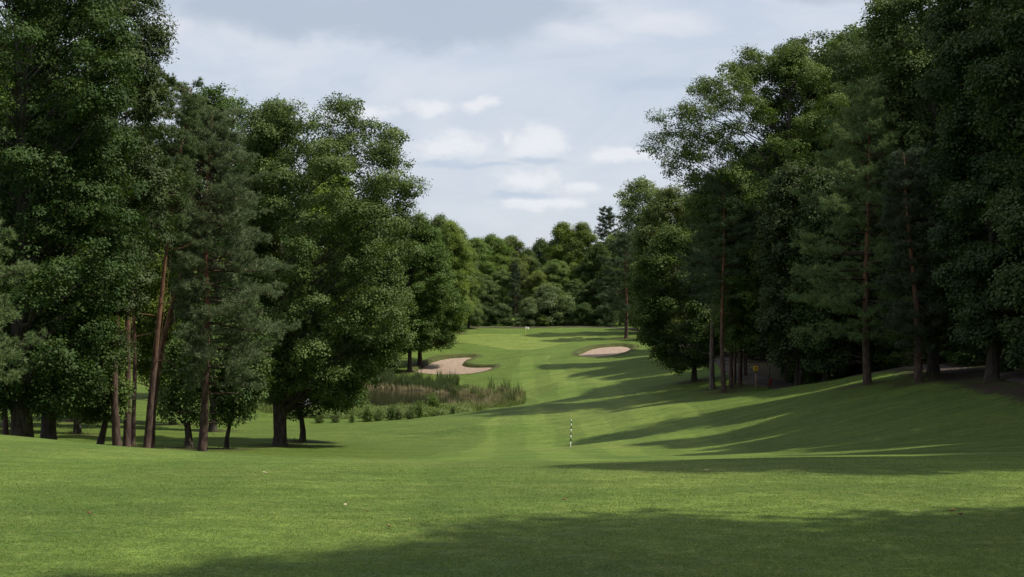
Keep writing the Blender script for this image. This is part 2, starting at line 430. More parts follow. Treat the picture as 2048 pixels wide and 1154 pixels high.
def pine(seed, H, hb, prof, r0, n_blade=90000, mat='needle', bark='pine_bark', lean=(0, 0), gap=.5, dead=10, blade=.19, per=4.3, droop=.12, pad=1.0, bw=.022):
    """prof: (fraction of the crown from top, reach -x, reach +x) in metres."""
    rng = np.random.default_rng(seed)
    prof = np.array(prof); fs, rl, rr = prof.T
    g = Geo(); wob = rng.normal(size=2) * .10
    def tpos(z):
        f = max(z, 0) / H
        return np.array([lean[0] * z * (.55 + .45 * f) + wob[0] * math.sin(f * 6), lean[1] * z + wob[1] * math.sin(f * 5 + 1), z])
    def trad(z): return max(.02, r0 * (1 - .93 * (max(z, 0) / H) ** .95))
    zs = np.concatenate([[-.35, 0, .2, .6, 1.2], np.linspace(2, H * .99, 16)])
    rad = np.array([trad(z) for z in zs]); rad[:4] *= [1.4, 1.28, 1.12, 1.04]
    fl = 1 + .06 * rng.normal(size=(len(zs), 9))
    g.tube([tpos(z) for z in zs], rad, 9, flare=fl)
    T, D = [], []
    z = hb; i = 0
    while z < H - .15:
        f = (H - z) / (H - hb)
        nb = max(2, int(round(per + rng.normal() * .7)))
        ph0 = rng.uniform(0, 6.28)
        for j in range(nb):
            phi = ph0 + j * 6.283 / nb + rng.normal() * .3
            a = (1 + math.cos(phi)) / 2
            reach = (np.interp(f, fs, rl) * (1 - a) + np.interp(f, fs, rr) * a) * rng.uniform(.55, 1.12)
            if rng.random() < .10: reach *= .45
            st = tpos(z + rng.normal() * .12)
            dirv = np.array([math.cos(phi), math.sin(phi), 0])
            rise = reach * (.38 * (1 - f) - droop * f + rng.normal() * .14) + .1
            tip = st + dirv * reach + [0, 0, rise]
            mid = st + dirv * reach * .55 + [0, 0, rise * .25 - reach * .05 * f]
            pts = bez(st, mid, tip, 7)
            rb = max(.014, min(trad(z) * .42, .012 + reach * .014))
            g.tube(pts, np.linspace(rb, .007, 7), 5, cap=False, mat=1)
            side = np.array([-dirv[1], dirv[0], 0])
            ns = int(3 + reach * 4.2)
            for k in range(ns):
                tt = rng.uniform(.22, 1.0); kk = tt * 6; ki = min(5, int(kk))
                bp = pts[ki] + (pts[ki + 1] - pts[ki]) * (kk - ki)
                sl = (.28 + .42 * (1 - tt) * reach * .6 + .25 * rng.random()) * pad
                sv = nrm(dirv * rng.uniform(.3, 1.0) + side * rng.uniform(-1.1, 1.1) + [0, 0, rng.uniform(-.12, .55)])
                e = bp + sv * sl
                g.tube([bp, (bp + e) / 2, e], [.007, .006, .004], 3, cap=False, mat=1)
                m_ = int(3 + sl * 5)
                u = rng.uniform(.25, 1.0, (m_, 1))
                T.append(bp + (e - bp) * u + rng.normal(size=(m_, 3)) * [.07, .07, .05] * pad); D.append(np.repeat(nrm(sv + [0, 0, .45])[None], m_, 0))
            T.append(tip[None] + rng.normal(size=(3, 3)) * .06); D.append(np.repeat(nrm(dirv + [0, 0, .5])[None], 3, 0))
        z += gap * rng.uniform(.6, 1.4) * (.55 + .6 * f); i += 1
    for k in range(dead):                             # bare snags under the crown
        zz = rng.uniform(.30, 1.05) * hb; phi = rng.uniform(0, 6.28); L = rng.uniform(.4, 1.9)
        st = tpos(zz); dv = np.array([math.cos(phi), math.sin(phi), rng.uniform(-.1, .3)])
        p2 = st + dv * L * .6; p3 = st + dv * L + [0, 0, rng.uniform(-.3, .25)]
        g.tube([st, p2, p3], [.026, .017, .008], 4, cap=False)
        g.tube([p2, p2 + nrm(dv + rng.normal(size=3) * .8) * L * .4], [.012, .005], 3, cap=False)
    T = np.concatenate(T); D = np.concatenate(D)
    nb_ = max(6, n_blade // len(T)); n = len(T) * nb_
    t = np.repeat(T, nb_, 0); d = np.repeat(D, nb_, 0)
    a = nrm(d * .75 + rng.normal(size=(n, 3)) * .75)
    L = (blade * rng.uniform(.7, 1.25, n))[:, None]
    b = nrm(np.cross(a, rng.normal(size=(n, 3)))) * bw
    p = t + a * L * rng.uniform(-.2, .15, (n, 1))
    v = np.stack([p - b * .5, p + b * .5, p + a * L], 1).reshape(-1, 3)
    rnd = np.clip(.5 + .2 * np.repeat(rng.normal(size=len(T)), nb_) + .22 * rng.normal(size=n), 0, 1)
    tm = g.mesh('trunk', [M[bark], M['twig']])
    cm = mesh_np('crown', v, tris=np.arange(n * 3).reshape(-1, 3), mats=[M[mat]], attrs={'rnd': np.repeat(rnd, 3)})
    return tm, cm

N_TREES = [0]; TRUNKS = []
def plant(name, parts, x, y, label, cat='tree', group=None, rz=0, sc=1.0, sink=.05, tilt=(0, 0), trunk_name='trunk', crown_name='crown'):
    o = empty(name, (x, y, gz(x, y) - sink), (tilt[0], tilt[1], rz), sc)
    tag(o, label, cat, group)
    link(trunk_name, parts[0], o); link(crown_name, parts[1], o)
    N_TREES[0] += 1
    if cat != 'shrub': TRUNKS.append((x, y))
    return o
def P(px, d): return (px - CX) / F * d, d
def prof_px(px, d, rows):
    """photo outline (py, px left, px right) -> metres about the foot of the trunk"""
    x, y = P(px, d); z = gz(x, y); k = d / F
    return [((EYE - (py - HY) * k) - z, max(.3, (px - a) * k), max(.3, (b - px) * k)) for py, a, b in rows]

# ------------------------------------------------------------------ trees standing in the picture
def own(name, px, d, rows, label, seed, r0=.3, cat='tree', rz=0, group=None, **kw):
    x, y = P(px, d); kw.setdefault('sil', True); kw.setdefault('lob', .35)
    return plant(name, decid(seed, prof_px(px, d, rows), r0, **kw), x, y, label, cat, group)
def own_pine(px, d, top, hbpy, prof, label, seed, r0=.2, cat='pine tree', **kw):
    x, y = P(px, d); k = d / F; z = gz(x, y)
    H = (EYE - (top - HY) * k) - z; hb = (EYE - (hbpy - HY) * k) - z
    lx = kw.get('lean', (0, 0))[0]
    def ax(f): zz = H - f * (H - hb); return px + lx * zz * (.55 + .45 * zz / H) / k
    pr = [(f, max(.2, (ax(f) - a) * k), max(.2, (b - ax(f)) * k)) for f, a, b in prof]
    return plant('pine_tree', pine(seed, H, hb, pr, r0, **kw), x, y, label, cat)

# ---- left of the fairway
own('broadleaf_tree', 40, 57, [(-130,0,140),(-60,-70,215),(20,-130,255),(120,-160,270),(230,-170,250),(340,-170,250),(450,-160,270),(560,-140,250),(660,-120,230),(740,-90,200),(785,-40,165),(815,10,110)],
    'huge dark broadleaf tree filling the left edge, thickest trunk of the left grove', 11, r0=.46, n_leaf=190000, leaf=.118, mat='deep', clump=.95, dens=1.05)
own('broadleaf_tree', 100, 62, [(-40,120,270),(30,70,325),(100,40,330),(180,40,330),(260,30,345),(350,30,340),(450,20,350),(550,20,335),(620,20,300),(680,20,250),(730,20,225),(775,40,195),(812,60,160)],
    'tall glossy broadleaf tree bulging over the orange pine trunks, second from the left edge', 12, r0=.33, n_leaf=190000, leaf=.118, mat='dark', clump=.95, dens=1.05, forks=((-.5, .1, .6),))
own('broadleaf_tree', 201, 66, [(640,170,225),(700,130,238),(750,115,238),(790,115,235),(825,150,225)],
    'slim broadleaf tree with low drooping leaves just left of the twin pine trunks', 13, r0=.17, n_leaf=24000, leaf=.13, mat='oak', clump=.6, dens=.6)
own_pine(-75, 49, 380, 770, [(0,-110,-40),(.3,-170,20),(.6,-190,60),(.85,-190,85),(1,-150,60)], 'flat-branched pine reaching in from the left edge in front of the grove', 21, r0=.2, n_blade=90000, mat='needle', dead=3, pad=1.1)
own_pine(12, 66, 300, 560, [(0,0,30),(.5,-40,60),(1,-30,50)], 'thin dark pine stem at the far left of the grove', 28, r0=.15, n_blade=40000, mat='needle_dark', dead=6)
own_pine(236, 65, 330, 520, [(0,215,255),(.3,170,300),(.7,160,320),(1,190,300)], 'brown pine with a gently bent trunk, left one of the close trunk pair', 22, r0=.2, n_blade=60000, dead=8)
own_pine(253, 67, 185, 470, [(0,235,275),(.3,195,330),(.7,180,350),(1,210,320)], 'tall straight pine with an orange trunk, right one of the close trunk pair', 23, r0=.19, n_blade=80000, dead=8)
own_pine(264, 74, 260, 520, [(0,245,285),(.4,210,330),(1,230,310)], 'thin dark pine trunk half hidden behind the close trunk pair', 24, r0=.14, n_blade=50000, mat='needle_dark', dead=6)
own_pine(293, 68, 165, 470, [(0,275,320),(.25,250,370),(.6,240,390),(1,270,360)], 'thick pine with a slight rightward lean and reddish upper trunk', 25, r0=.18, n_blade=90000, lean=(.125, .0), dead=6)
own_pine(304, 72, 225, 480, [(0,285,325),(.3,255,380),(.7,245,390),(1,280,350)], 'strongly leaning orange pine crossing behind its straighter neighbour', 26, r0=.19, n_blade=80000, lean=(.205, .0), dead=9)
own_pine(403, 71, 225, 760, [(0,395,450),(.18,350,500),(.38,338,530),(.6,352,560),(.8,366,592),(1,385,570)], 'broad blue green pine with a full crown, in the middle of the left grove', 27, r0=.23, n_blade=230000, lean=(.035, 0), dead=12, pad=1.15, gap=.42)
own('broadleaf_tree', 372, 77, [(660,340,420),(720,322,420),(770,312,400),(815,316,385),(845,330,370)], 'low leafy broadleaf with a leaning dark trunk left of the blue green pine', 14, r0=.22, n_leaf=18000, leaf=.13, clump=.6, lean=(.12, 0), dens=.7)
own('broadleaf_tree', 458, 78, [(600,420,510),(690,405,540),(750,405,530),(795,415,510),(835,425,490)], 'small broadleaf on a thin dark stem between the blue green pine and the twin-stemmed oak', 15, r0=.13, n_leaf=22000, leaf=.13, clump=.65, dens=.8)
own('broadleaf_tree', 430, 104, [(178,410,445),(230,370,500),(300,350,545),(400,340,560),(520,340,560),(640,360,540),(720,390,500)], 'tall pointed broadleaf showing its tip above the blue green pine', 16, r0=.28, n_leaf=70000, leaf=.17, mat='oak', clump=1.0)
own('oak_tree', 563, 85, [(208,600,690),(230,540,765),(270,510,810),(340,495,835),(420,490,845),(500,495,852),(580,505,845),(640,510,825),(690,520,805),(730,535,770),(765,560,720),(790,590,690)],
    'wide spreading oak on twin dark stems above the pond', 117, r0=.40, n_leaf=280000, leaf=.13, mat='oak', clump=1.0, dens=1.6, forks=((-.55, -.1, .62),))
own('broadleaf_tree', 599, 91, [(600,570,680),(680,560,740),(745,570,745),(785,590,735),(820,610,700)], 'young broadleaf with one slender dark stem right of the twin-stemmed oak', 18, r0=.2, n_leaf=40000, leaf=.15, clump=.85, lean=(.03, 0), dens=.8)
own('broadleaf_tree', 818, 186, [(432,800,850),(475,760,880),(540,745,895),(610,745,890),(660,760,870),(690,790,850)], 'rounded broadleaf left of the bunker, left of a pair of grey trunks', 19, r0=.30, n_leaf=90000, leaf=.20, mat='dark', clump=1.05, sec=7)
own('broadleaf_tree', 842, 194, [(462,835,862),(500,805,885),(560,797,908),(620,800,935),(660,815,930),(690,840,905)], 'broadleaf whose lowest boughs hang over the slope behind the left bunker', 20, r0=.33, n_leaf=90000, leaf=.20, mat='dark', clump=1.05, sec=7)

# ---- right of the fairway
own('oak_tree', 1578, 116, [(88,1480,1545),(120,1470,1600),(165,1370,1640),(205,1310,1680),(255,1292,1700),(320,1315,1710),(380,1330,1720),(450,1390,1720),(540,1420,1700),(630,1430,1680),(700,1450,1640)],
    'large oak jutting toward the fairway high on the right side', 131, r0=.42, n_leaf=260000, leaf=.145, mat='oak', clump=1.15, dens=1.5)
own('oak_tree', 1650, 120, [(72,1600,1720),(100,1560,1760),(160,1530,1800),(260,1520,1820),(400,1520,1820),(540,1530,1800),(680,1560,1760)],
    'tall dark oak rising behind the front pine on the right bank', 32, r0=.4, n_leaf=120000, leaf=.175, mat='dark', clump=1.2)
own('broadleaf_tree', 1860, 86, [(-50,1800,1920),(-10,1765,1980),(60,1755,2010),(180,1750,2020),(300,1770,2020),(430,1790,2010),(560,1800,2000),(680,1820,1980)],
    'towering leafy tree behind the leaning pine at the right, cut by the top edge', 33, r0=.36, n_leaf=140000, leaf=.165, mat='oak', clump=1.1)
own('broadleaf_tree', 1985, 72, [(-50,1930,2060),(-10,1890,2120),(80,1870,2150),(220,1870,2160),(380,1880,2160),(520,1900,2140),(640,1930,2120),(720,1950,2080)],
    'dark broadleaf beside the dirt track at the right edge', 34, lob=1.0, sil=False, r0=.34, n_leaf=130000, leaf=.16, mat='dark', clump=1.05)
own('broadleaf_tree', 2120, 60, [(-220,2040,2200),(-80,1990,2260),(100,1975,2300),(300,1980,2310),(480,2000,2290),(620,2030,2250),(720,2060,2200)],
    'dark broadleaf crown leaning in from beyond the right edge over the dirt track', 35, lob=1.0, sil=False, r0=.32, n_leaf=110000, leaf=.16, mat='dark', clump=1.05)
own_pine(1735, 85, 168, 665, [(0,1715,1765),(.2,1650,1800),(.45,1600,1830),(.7,1565,1850),(.88,1560,1850),(1,1600,1830)], 'front pine on the crest of the right bank with a straight dark trunk', 36, r0=.25, n_blade=230000, mat='needle', dead=14, gap=.46, pad=1.15)
own_pine(1836, 80, 300, 690, [(0,1800,1860),(.3,1770,1890),(.7,1765,1900),(.9,1760,1895),(1,1780,1880)], 'shorter pine with a thick leaning trunk by the dirt on the right bank', 37, r0=.24, n_blade=120000, mat='needle_dark', lean=(-.06, 0), dead=14)
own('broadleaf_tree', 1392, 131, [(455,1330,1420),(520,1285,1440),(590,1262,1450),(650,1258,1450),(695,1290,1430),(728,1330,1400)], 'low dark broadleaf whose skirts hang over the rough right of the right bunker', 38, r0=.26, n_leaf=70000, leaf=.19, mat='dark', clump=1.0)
k_ = 0
for px, d, top, hb, r0, lean, lab in [(1424, 119, 350, 600, .24, .035, 'pale barked pine leaning right, leftmost of the trunk row by the path'), (1448, 113, 340, 590, .21, -.01, 'dark straight pine in the trunk row, nearest of the row to the fairway'),
        (1462, 116, 380, 620, .17, -.02, 'thin pine in the trunk row just right of the nearest trunk'), (1470, 121, 420, 640, .12, .0, 'thinnest pine trunk of the row, touching its neighbour on the left'),
        (1479, 118, 360, 610, .18, .0, 'brown pine in the trunk row left of the yellow sign, with a gap before it'), (1491, 130, 400, 620, .17, .0, 'set-back pine trunk between the row and the yellow sign')]:
    own_pine(px, d, top, hb, [(0, px-20, px+20), (.3, px-55, px+55), (.7, px-75, px+70), (1, px-50, px+50)], lab, 40 + k_, r0=r0, lean=(lean, 0), n_blade=60000, mat='needle_dark', bark='pale_bark' if k_ == 0 else 'pine_bark', dead=9); k_ += 1
own('broadleaf_tree', 1597, 106, [(330,1560,1640),(420,1530,1680),(540,1520,1690),(640,1530,1690),(715,1550,1660)], 'shaded broadleaf with close paired stems behind the crest, right of the yellow sign', 51, r0=.22, n_leaf=60000, leaf=.18, mat='dark', clump=1.0, forks=((.5, 0, .8),))
own('broadleaf_tree', 1656, 103, [(350,1630,1690),(450,1600,1720),(560,1590,1720),(660,1600,1710),(735,1620,1690)], 'shaded broadleaf left of the front pine trunk, deep in the wood edge', 52, r0=.24, n_leaf=60000, leaf=.18, mat='dark', clump=1.0)
own('broadleaf_tree', 1345, 175, [(380,1330,1370),(420,1300,1410),(490,1270,1430),(560,1260,1430),(630,1270,1430),(680,1290,1410)], 'bright yellow green broadleaf below the jutting oak', 53, r0=.3, n_leaf=60000, leaf=.23, mat='light', clump=1.3)
own('broadleaf_tree', 1285, 232, [(362,1268,1300),(395,1242,1330),(440,1240,1345),(500,1240,1350),(570,1235,1350),(640,1240,1345)], 'airy pale tree with a feathery top, tallest beside the far pine', 54, r0=.3, n_leaf=36000, leaf=.30, mat='pale', clump=1.5, dens=.7)
own_pine(1252, 222, 470, 615, [(0,1235,1270),(.3,1200,1300),(.7,1175,1310),(1,1190,1300)], 'dark layered pine with a bare lower trunk on the edge of the green surround', 55, r0=.30, n_blade=90000, mat='needle_dark', blade=.34, bw=.045, dead=8, gap=.8)
own_pine(1213, 292, 418, 560, [(0,1203,1223),(.2,1190,1237),(.5,1184,1243),(1,1184,1246)], 'slender tall pine standing above the far tree line', 56, r0=.3, n_blade=60000, mat='needle_dark', blade=.30, bw=.05, gap=.62, per=4.6)

# ---- shared shapes for the woods further off
def norm_prof(H, hb, Rr, shape): return [(hb + (H - hb) * f, Rr * r, Rr * r) for f, r in shape]
ROUND = [(0, .45), (.15, .8), (.4, 1.0), (.65, .92), (.85, .62), (.95, .35), (1, .15)]
TALL = [(0, .55), (.2, .9), (.45, 1.0), (.7, .75), (.88, .45), (1, .15)]
FULL = [(0, .85), (.15, 1.0), (.45, .98), (.7, .8), (.88, .5), (1, .18)]
STOCK = {
    'a': decid(201, norm_prof(20, 2.5, 5.2, ROUND), .30, n_leaf=60000, leaf=.23, mat='far', clump=1.05, lob=.9, flat=.85),
    'b': decid(202, norm_prof(20, 3.5, 4.6, TALL), .28, n_leaf=56000, leaf=.22, mat='light', clump=1.0, lob=.9, flat=.85),
    'c': decid(203, norm_prof(20, 1.5, 5.6, FULL), .32, n_leaf=56000, leaf=.26, mat='dark', clump=1.1, lob=.9, flat=.85),
    'd': decid(204, norm_prof(20, 2.0, 5.0, ROUND), .30, n_leaf=48000, leaf=.26, mat='light', clump=1.05, lob=.9, flat=.85),
    'e': decid(205, norm_prof(20, 1.0, 5.0, FULL), .30, n_leaf=64000, leaf=.22, mat='far', clump=1.0, lob=.9, flat=.85),
    'p': pine(206, 20, 5.0, [(0,.4,.4),(.3,2.2,2.2),(.7,3.6,3.6),(1,2.6,2.6)], .26, n_blade=80000, mat='needle_dark', blade=.34, bw=.045, gap=.75),
}
BUSH = [(0, .8), (.3, 1.0), (.6, .9), (.85, .6), (1, .25)]
BSTOCK = {
    'w': decid(211, norm_prof(5, .15, 2.9, BUSH), .09, n_leaf=17000, leaf=.20, mat='pale', clump=.85, bark='bark'),
    'g': decid(212, norm_prof(5, .15, 2.7, BUSH), .09, n_leaf=17000, leaf=.20, mat='light', clump=.85),
    'k': decid(213, norm_prof(5, .15, 2.9, BUSH), .09, n_leaf=16000, leaf=.20, mat='dark', clump=.85),
}
rngT = random.Random(5)
def far(kind, px, d, top, label, wide=1.0, name=None, group=None):
    x, y = P(px, d); z = gz(x, y); H = (EYE - (top - HY) * d / F) - z
    base = 5.0 if kind in BSTOCK else 20.0
    if d > 255 and 900 < px < 1270 and base > 6 and kind != 'p': wide *= 1.3
    s = H / base
    nm = name or ('pine_tree' if kind == 'p' else 'shrub' if kind in BSTOCK else 'broadleaf_tree')
    return plant(nm, (BSTOCK if kind in BSTOCK else STOCK)[kind], x, y, label, 'shrub' if kind in BSTOCK else 'pine tree' if kind == 'p' else 'tree', group, rz=rngT.uniform(0, 6.28), sc=(s * wide, s * wide, s))
FAR = [
 # left wood behind the first row
 ('c', -40, 100, 60, 'dark tree behind the huge tree at the left edge', 1.0), ('a', 90, 128, 250, 'tree glimpsed behind the two big trees at the left', 1.0), ('p', 150, 112, 180, 'pine hidden behind the bulging glossy tree', 1.0),
 ('b', 320, 150, 330, 'tree seen through the pine trunks, past the lawn', 1.0), ('a', 500, 150, 330, 'tree behind the gap between the blue green pine and the wide oak', 1.1), ('b', 655, 176, 330, 'tree behind the heart of the wide oak, across the pond', 1.1),
 ('e', 735, 190, 400, 'tree behind the right shoulder of the wide oak', 1.1), ('e', 590, 195, 420, 'tree across the pond behind the twin stems', 1.2), ('c', 430, 205, 420, 'dark tree across the lawn behind the blue green pine', 1.2),
 ('c', 260, 215, 430, 'dark tree closing the view through the twin pine trunks', 1.2), ('e', 120, 210, 400, 'tree closing the far left lawn', 1.2), ('c', -20, 200, 380, 'dark tree far beyond the left edge lawn', 1.2), ('c', 350, 240, 500, 'low dark tree at the back of the left lawn', 1.3),
 ('e', 180, 245, 500, 'round tree at the back of the left lawn', 1.3), ('c', 530, 240, 480, 'dark tree behind the pond near its left end', 1.3), ('e', 680, 250, 480, 'tree behind the pond, left of the grey trunk pair', 1.3),
 ('a', 882, 222, 432, 'tree behind the overhanging boughs, left end of the far line', 1.0), ('b', 915, 236, 462, 'tree whose spiky top meets the sky at the left end of the far line', .95), ('c', 790, 230, 450, 'dark tree filling between the grey trunk pair and the wide oak', 1.15),
 ('b', 150, 92, 330, 'added clear-stemmed tree deepening the shade behind the twin pine trunks', 1.0), ('b', 345, 114, 380, 'added clear-stemmed tree deepening the shade behind the leaning pines', 1.0), ('a', -60, 85, 100, 'tree just beyond the left edge behind the huge tree', 1.0),  # both clear-stemmed trees are added to deepen the shade on the left lawn
 ('e', 936, 246, 505, 'tree stepping down from the overhanging boughs to the far line', .9), ('b', 902, 216, 452, 'narrow tree right behind the overhanging boughs', .9),
 # far line behind the green, left to right
 ('d', 935, 262, 530, 'light mid-height tree at the left foot of the far line', 1.0), ('a', 1005, 266, 540, 'mid-height tree of the far line left of the flag', 1.0), ('d', 1075, 264, 545, 'light mid-height tree of the far line right of the flag', 1.0), ('a', 1112, 268, 520, 'mid-height tree below the sunlit pair', 1.0), ('d', 1150, 270, 530, 'light mid-height tree below the slender pine', .9),
 ('e', 948, 268, 478, 'first full tree of the far line, directly left of the flag', .95), ('a', 985, 285, 470, 'rounded tree in the far line, second left of the flag', .9), ('d', 1018, 296, 478, 'lighter tree in the far line above the flag', .9),
 ('c', 1052, 300, 500, 'dark low-topped tree in the dip of the far line above the flag', .8), ('c', 1085, 305, 482, 'dark tree right of the dip in the far line', .75), ('d', 1128, 288, 452, 'sunlit tall tree right of the dip, left of a pair', .85),
 ('b', 1165, 284, 452, 'sunlit narrow tree beside the slender tall pine', .85), ('c', 1195, 268, 490, 'dark tree at the foot of the slender tall pine', .85), ('e', 1228, 280, 470, 'tree between the slender pine and the airy pale tree', .85),
 ('a', 1310, 255, 420, 'tree behind the airy pale tree on the right', 1.0), ('b', 1035, 275, 520, 'lower tree of the far line behind the shrubs', .8), ('p', 1030, 262, 530, 'small pine in front of the far line behind the flag', .9), ('e', 968, 262, 550, 'low broad tree behind the path, left of the flag', 1.1),
 ('c', 1150, 262, 560, 'low dark tree behind the yellow green shrub', 1.1), ('c', 1190, 258, 560, 'low shaded tree left of the layered pine', 1.2), ('c', 915, 256, 560, 'low dark tree behind the path at its left end', 1.2),
 ('c', 1240, 262, 540, 'low shaded tree behind the layered pine', 1.2), ('c', 1300, 240, 540, 'low shaded tree right of the layered pine', 1.1),
 ('c', 930, 330, 505, 'dark tree in the back rank of the far line at its left end', 1.3), ('e', 985, 340, 508, 'tree in the back rank of the far line left of the flag', 1.3), ('c', 1040, 345, 512, 'dark tree in the back rank of the far line behind the flag', 1.3),
 ('c', 1095, 340, 510, 'dark tree in the back rank of the far line right of the flag', 1.3), ('e', 1150, 335, 500, 'tree in the back rank behind the sunlit pair', 1.3), ('c', 1205, 335, 505, 'dark tree in the back rank behind the slender pine', 1.3), ('c', 1260, 320, 490, 'dark tree in the back rank behind the layered pine', 1.3), ('e', 1320, 300, 470, 'tree in the back rank behind the airy pale tree', 1.3), ('c', 860, 300, 490, 'dark tree in the back rank behind the overhanging boughs', 1.3),
 # right wood, back rows
 ('d', 1385, 190, 400, 'light green tree behind the low dark broadleaf', 1.0), ('e', 1440, 165, 350, 'tree behind the pine trunk row', 1.0), ('c', 1520, 160, 300, 'dark tree behind the jutting oak', 1.1), ('c', 1590, 150, 260, 'dark tree inside the right wood behind the paired stems', 1.1),
 ('a', 1720, 135, 60, 'tree rising behind the front pine', 1.0), ('c', 1790, 130, 40, 'dark tree behind the towering leafy tree', 1.0), ('c', 1690, 150, 300, 'dark tree behind the front pine trunk', 1.1), ('c', 1900, 110, 20, 'dark tree behind the dirt track', 1.0),
 ('c', 1850, 135, 250, 'dark tree deep behind the leaning pine', 1.1), ('c', 2010, 100, 0, 'dark tree deep in the wood at the right edge', 1.0), ('c', 2120, 95, 0, 'dark tree beyond the right edge, deep in the wood', 1.0), ('a', 1960, 140, 200, 'tree deep behind the dark broadleaf at the right', 1.2),
 ('c', 1500, 205, 440, 'dark tree at the back of the wood behind the trunk row', 1.2), ('c', 1420, 215, 450, 'dark tree at the back beyond the path bend', 1.2), ('c', 1620, 200, 420, 'dark tree at the back of the right wood', 1.3), ('c', 1750, 190, 400, 'dark tree at the back behind the right bank', 1.3),
 # shrubs
 ('k', 742, 182, 660, 'added dark shrub blocking sky glare on the pond, at the left end of the cattails', 1.0), ('k', 712, 183, 670, 'added dark shrub blocking sky glare on the pond, behind the wide oak', 1.1),  # both added to block the bright sky reflection in the pond
 ('w', 1098, 256, 575, 'pale leafy shrub mass right of the flag', 1.0), ('w', 1062, 254, 600, 'pale shrub just right of the flag at the path', 1.0), ('w', 1125, 255, 596, 'grey green shrub next to the shaded hollow', .95), ('g', 1158, 268, 566, 'yellow green shrub shining above the shaded hollow', .8),
 ('g', 1085, 252, 632, 'small bright shrub spilling onto the path edge', 1.1), ('w', 1040, 252, 636, 'small pale shrub at the path behind the flag', 1.2), ('k', 1170, 252, 610, 'dark shrub in the shaded hollow', 1.1), ('k', 1210, 250, 612, 'dark shrub left of the layered pine trunk', 1.1),
 ('k', 1000, 255, 610, 'dark shrub left of the flag at the path', 1.1), ('k', 960, 254, 612, 'dark shrub behind the path further left of the flag', 1.1), ('k', 1285, 246, 620, 'dark shrub right of the layered pine trunk', 1.1),
 ('k', 1592, 116, 705, 'dark shrub right of the small red sign', .85), ('k', 1622, 106, 726, 'low dark shrub on the crest beside the paired stems', .8), ('k', 1630, 112, 690, 'dark shrub between the paired stems and the front pine', 1.1), ('k', 1700, 108, 660, 'dark shrub behind the front pine trunk', 1.1),
 ('k', 1780, 104, 640, 'dark undergrowth shrub between the two right bank pines', 1.2), ('k', 1870, 98, 640, 'added undergrowth shrub darkening the wood behind the leaning pine', 1.2), ('k', 1950, 92, 640, 'added undergrowth shrub darkening the wood behind the dirt track', 1.2), ('k', 2030, 82, 660, 'added undergrowth shrub darkening the right edge beyond the dirt', 1.2),  # last three added to darken the inside of the wood
 ('k', 1530, 150, 660, 'dark shrub beyond the path behind the yellow sign', 1.2), ('k', 1470, 175, 660, 'dark shrub beyond the path behind the trunk row', 1.2), ('k', 1660, 118, 620, 'tall dark shrub deep in the right wood edge', 1.2), ('k', 1740, 118, 600, 'tall dark shrub deep behind the front pine', 1.3),
 ('k', 1830, 112, 600, 'tall dark shrub deep behind the leaning pine', 1.3), ('k', 1920, 104, 590, 'tall added shrub darkening the wood deep behind the dirt track', 1.3),  # second one added to darken the wood behind the track
]
for r_ in FAR: far(*r_)
# trees standing outside the right edge of the photo, whose shade crosses the foreground and the bank
for k, (x, y, H, kind, wd, lab) in enumerate([
    (10.0, 5.3, 18, 'a', 1.12, 'tree outside the right edge level with the camera, shading the foreground'), (19, -3.0, 20, 'c', 1.0, 'taller tree outside the right edge slightly behind the camera'),
    (9.0, -3.8, 14, 'e', 1.05, 'tree close behind the camera on the right'), (17.5, 4.6, 21, 'c', .95, 'tree outside the right edge behind the first shade tree'), (13.6, 16.2, 17.5, 'b', .85, 'tree outside the right edge casting the long brow shadow'),
    (18.0, 17.4, 21, 'c', .80, 'taller tree outside the right edge behind the brow shade tree'),
    (23, 29, 21, 'c', .95, 'tree outside the right edge between the brow shade tree and the dirt'), (24, 41, 22, 'a', 1.05, 'tree outside the right edge in front of the dirt wood'), (31, 52, 24, 'c', 1.05, 'tall tree outside the right edge behind the track'),
    (29, 63, 23, 'a', 1.05, 'tree outside the right edge past the track bend'), (33, 72, 24, 'c', 1.1, 'tall tree outside the right edge near the back of the track'), (31, 82, 23, 'c', 1.05, 'tree hidden behind the crown at the right edge'), (40, 66, 24, 'a', 1.1, 'tree outside the right edge in the third row'),
    (25.5, 33, 19, 'b', .9, 'tree outside the right edge beside the near end of the dirt'), (33, 46, 22, 'c', 1.0, 'tree outside the right edge above the dirt'),
    (37, 57, 22, 'a', 1.0, 'tree outside the right edge deeper in the wood'), (34, 32, 22, 'a', .9, 'tree outside the right edge in the second row')]):
    plant('broadleaf_tree', STOCK[kind], x, y, lab, 'tree', None, rz=k * 1.7, sc=(H / 20 * wd, H / 20 * wd, H / 20))
# ------------------------------------------------------------------ the ground sheet
def axis(segs):
    out = []
    for a, b, s in segs:
        n = max(1, int(round((b - a) / s))); out += list(a + (b - a) * np.arange(n) / n)
    return np.array(out + [segs[-1][1]])
def geo(a, b, n): return a * (b / a) ** (np.arange(n + 1) / n)
gx = np.concatenate([-geo(62, 1500, 26)[::-1], axis([(-62, -28, .8), (-28, 24, .3), (24, 62, .8)])[1:-1], geo(62, 1500, 26)])
gy = np.concatenate([-geo(12, 300, 12)[::-1], axis([(-12, 6, .8), (6, 34, .3), (34, 132, .5), (132, 152, .4), (152, 206, .22), (206, 256, .4), (256, 330, 2.5)])[1:-1], geo(330, 2600, 20)])
X, Y = np.meshgrid(gx, gy)
xf, yf = X.ravel(), Y.ravel()
zf = ground(xf, yf)
nx, ny = len(gx), len(gy)
i = (np.arange(ny - 1)[:, None] * nx + np.arange(nx - 1)[None]).ravel()
quads = np.stack([i, i + 1, i + nx + 1, i + nx], 1)
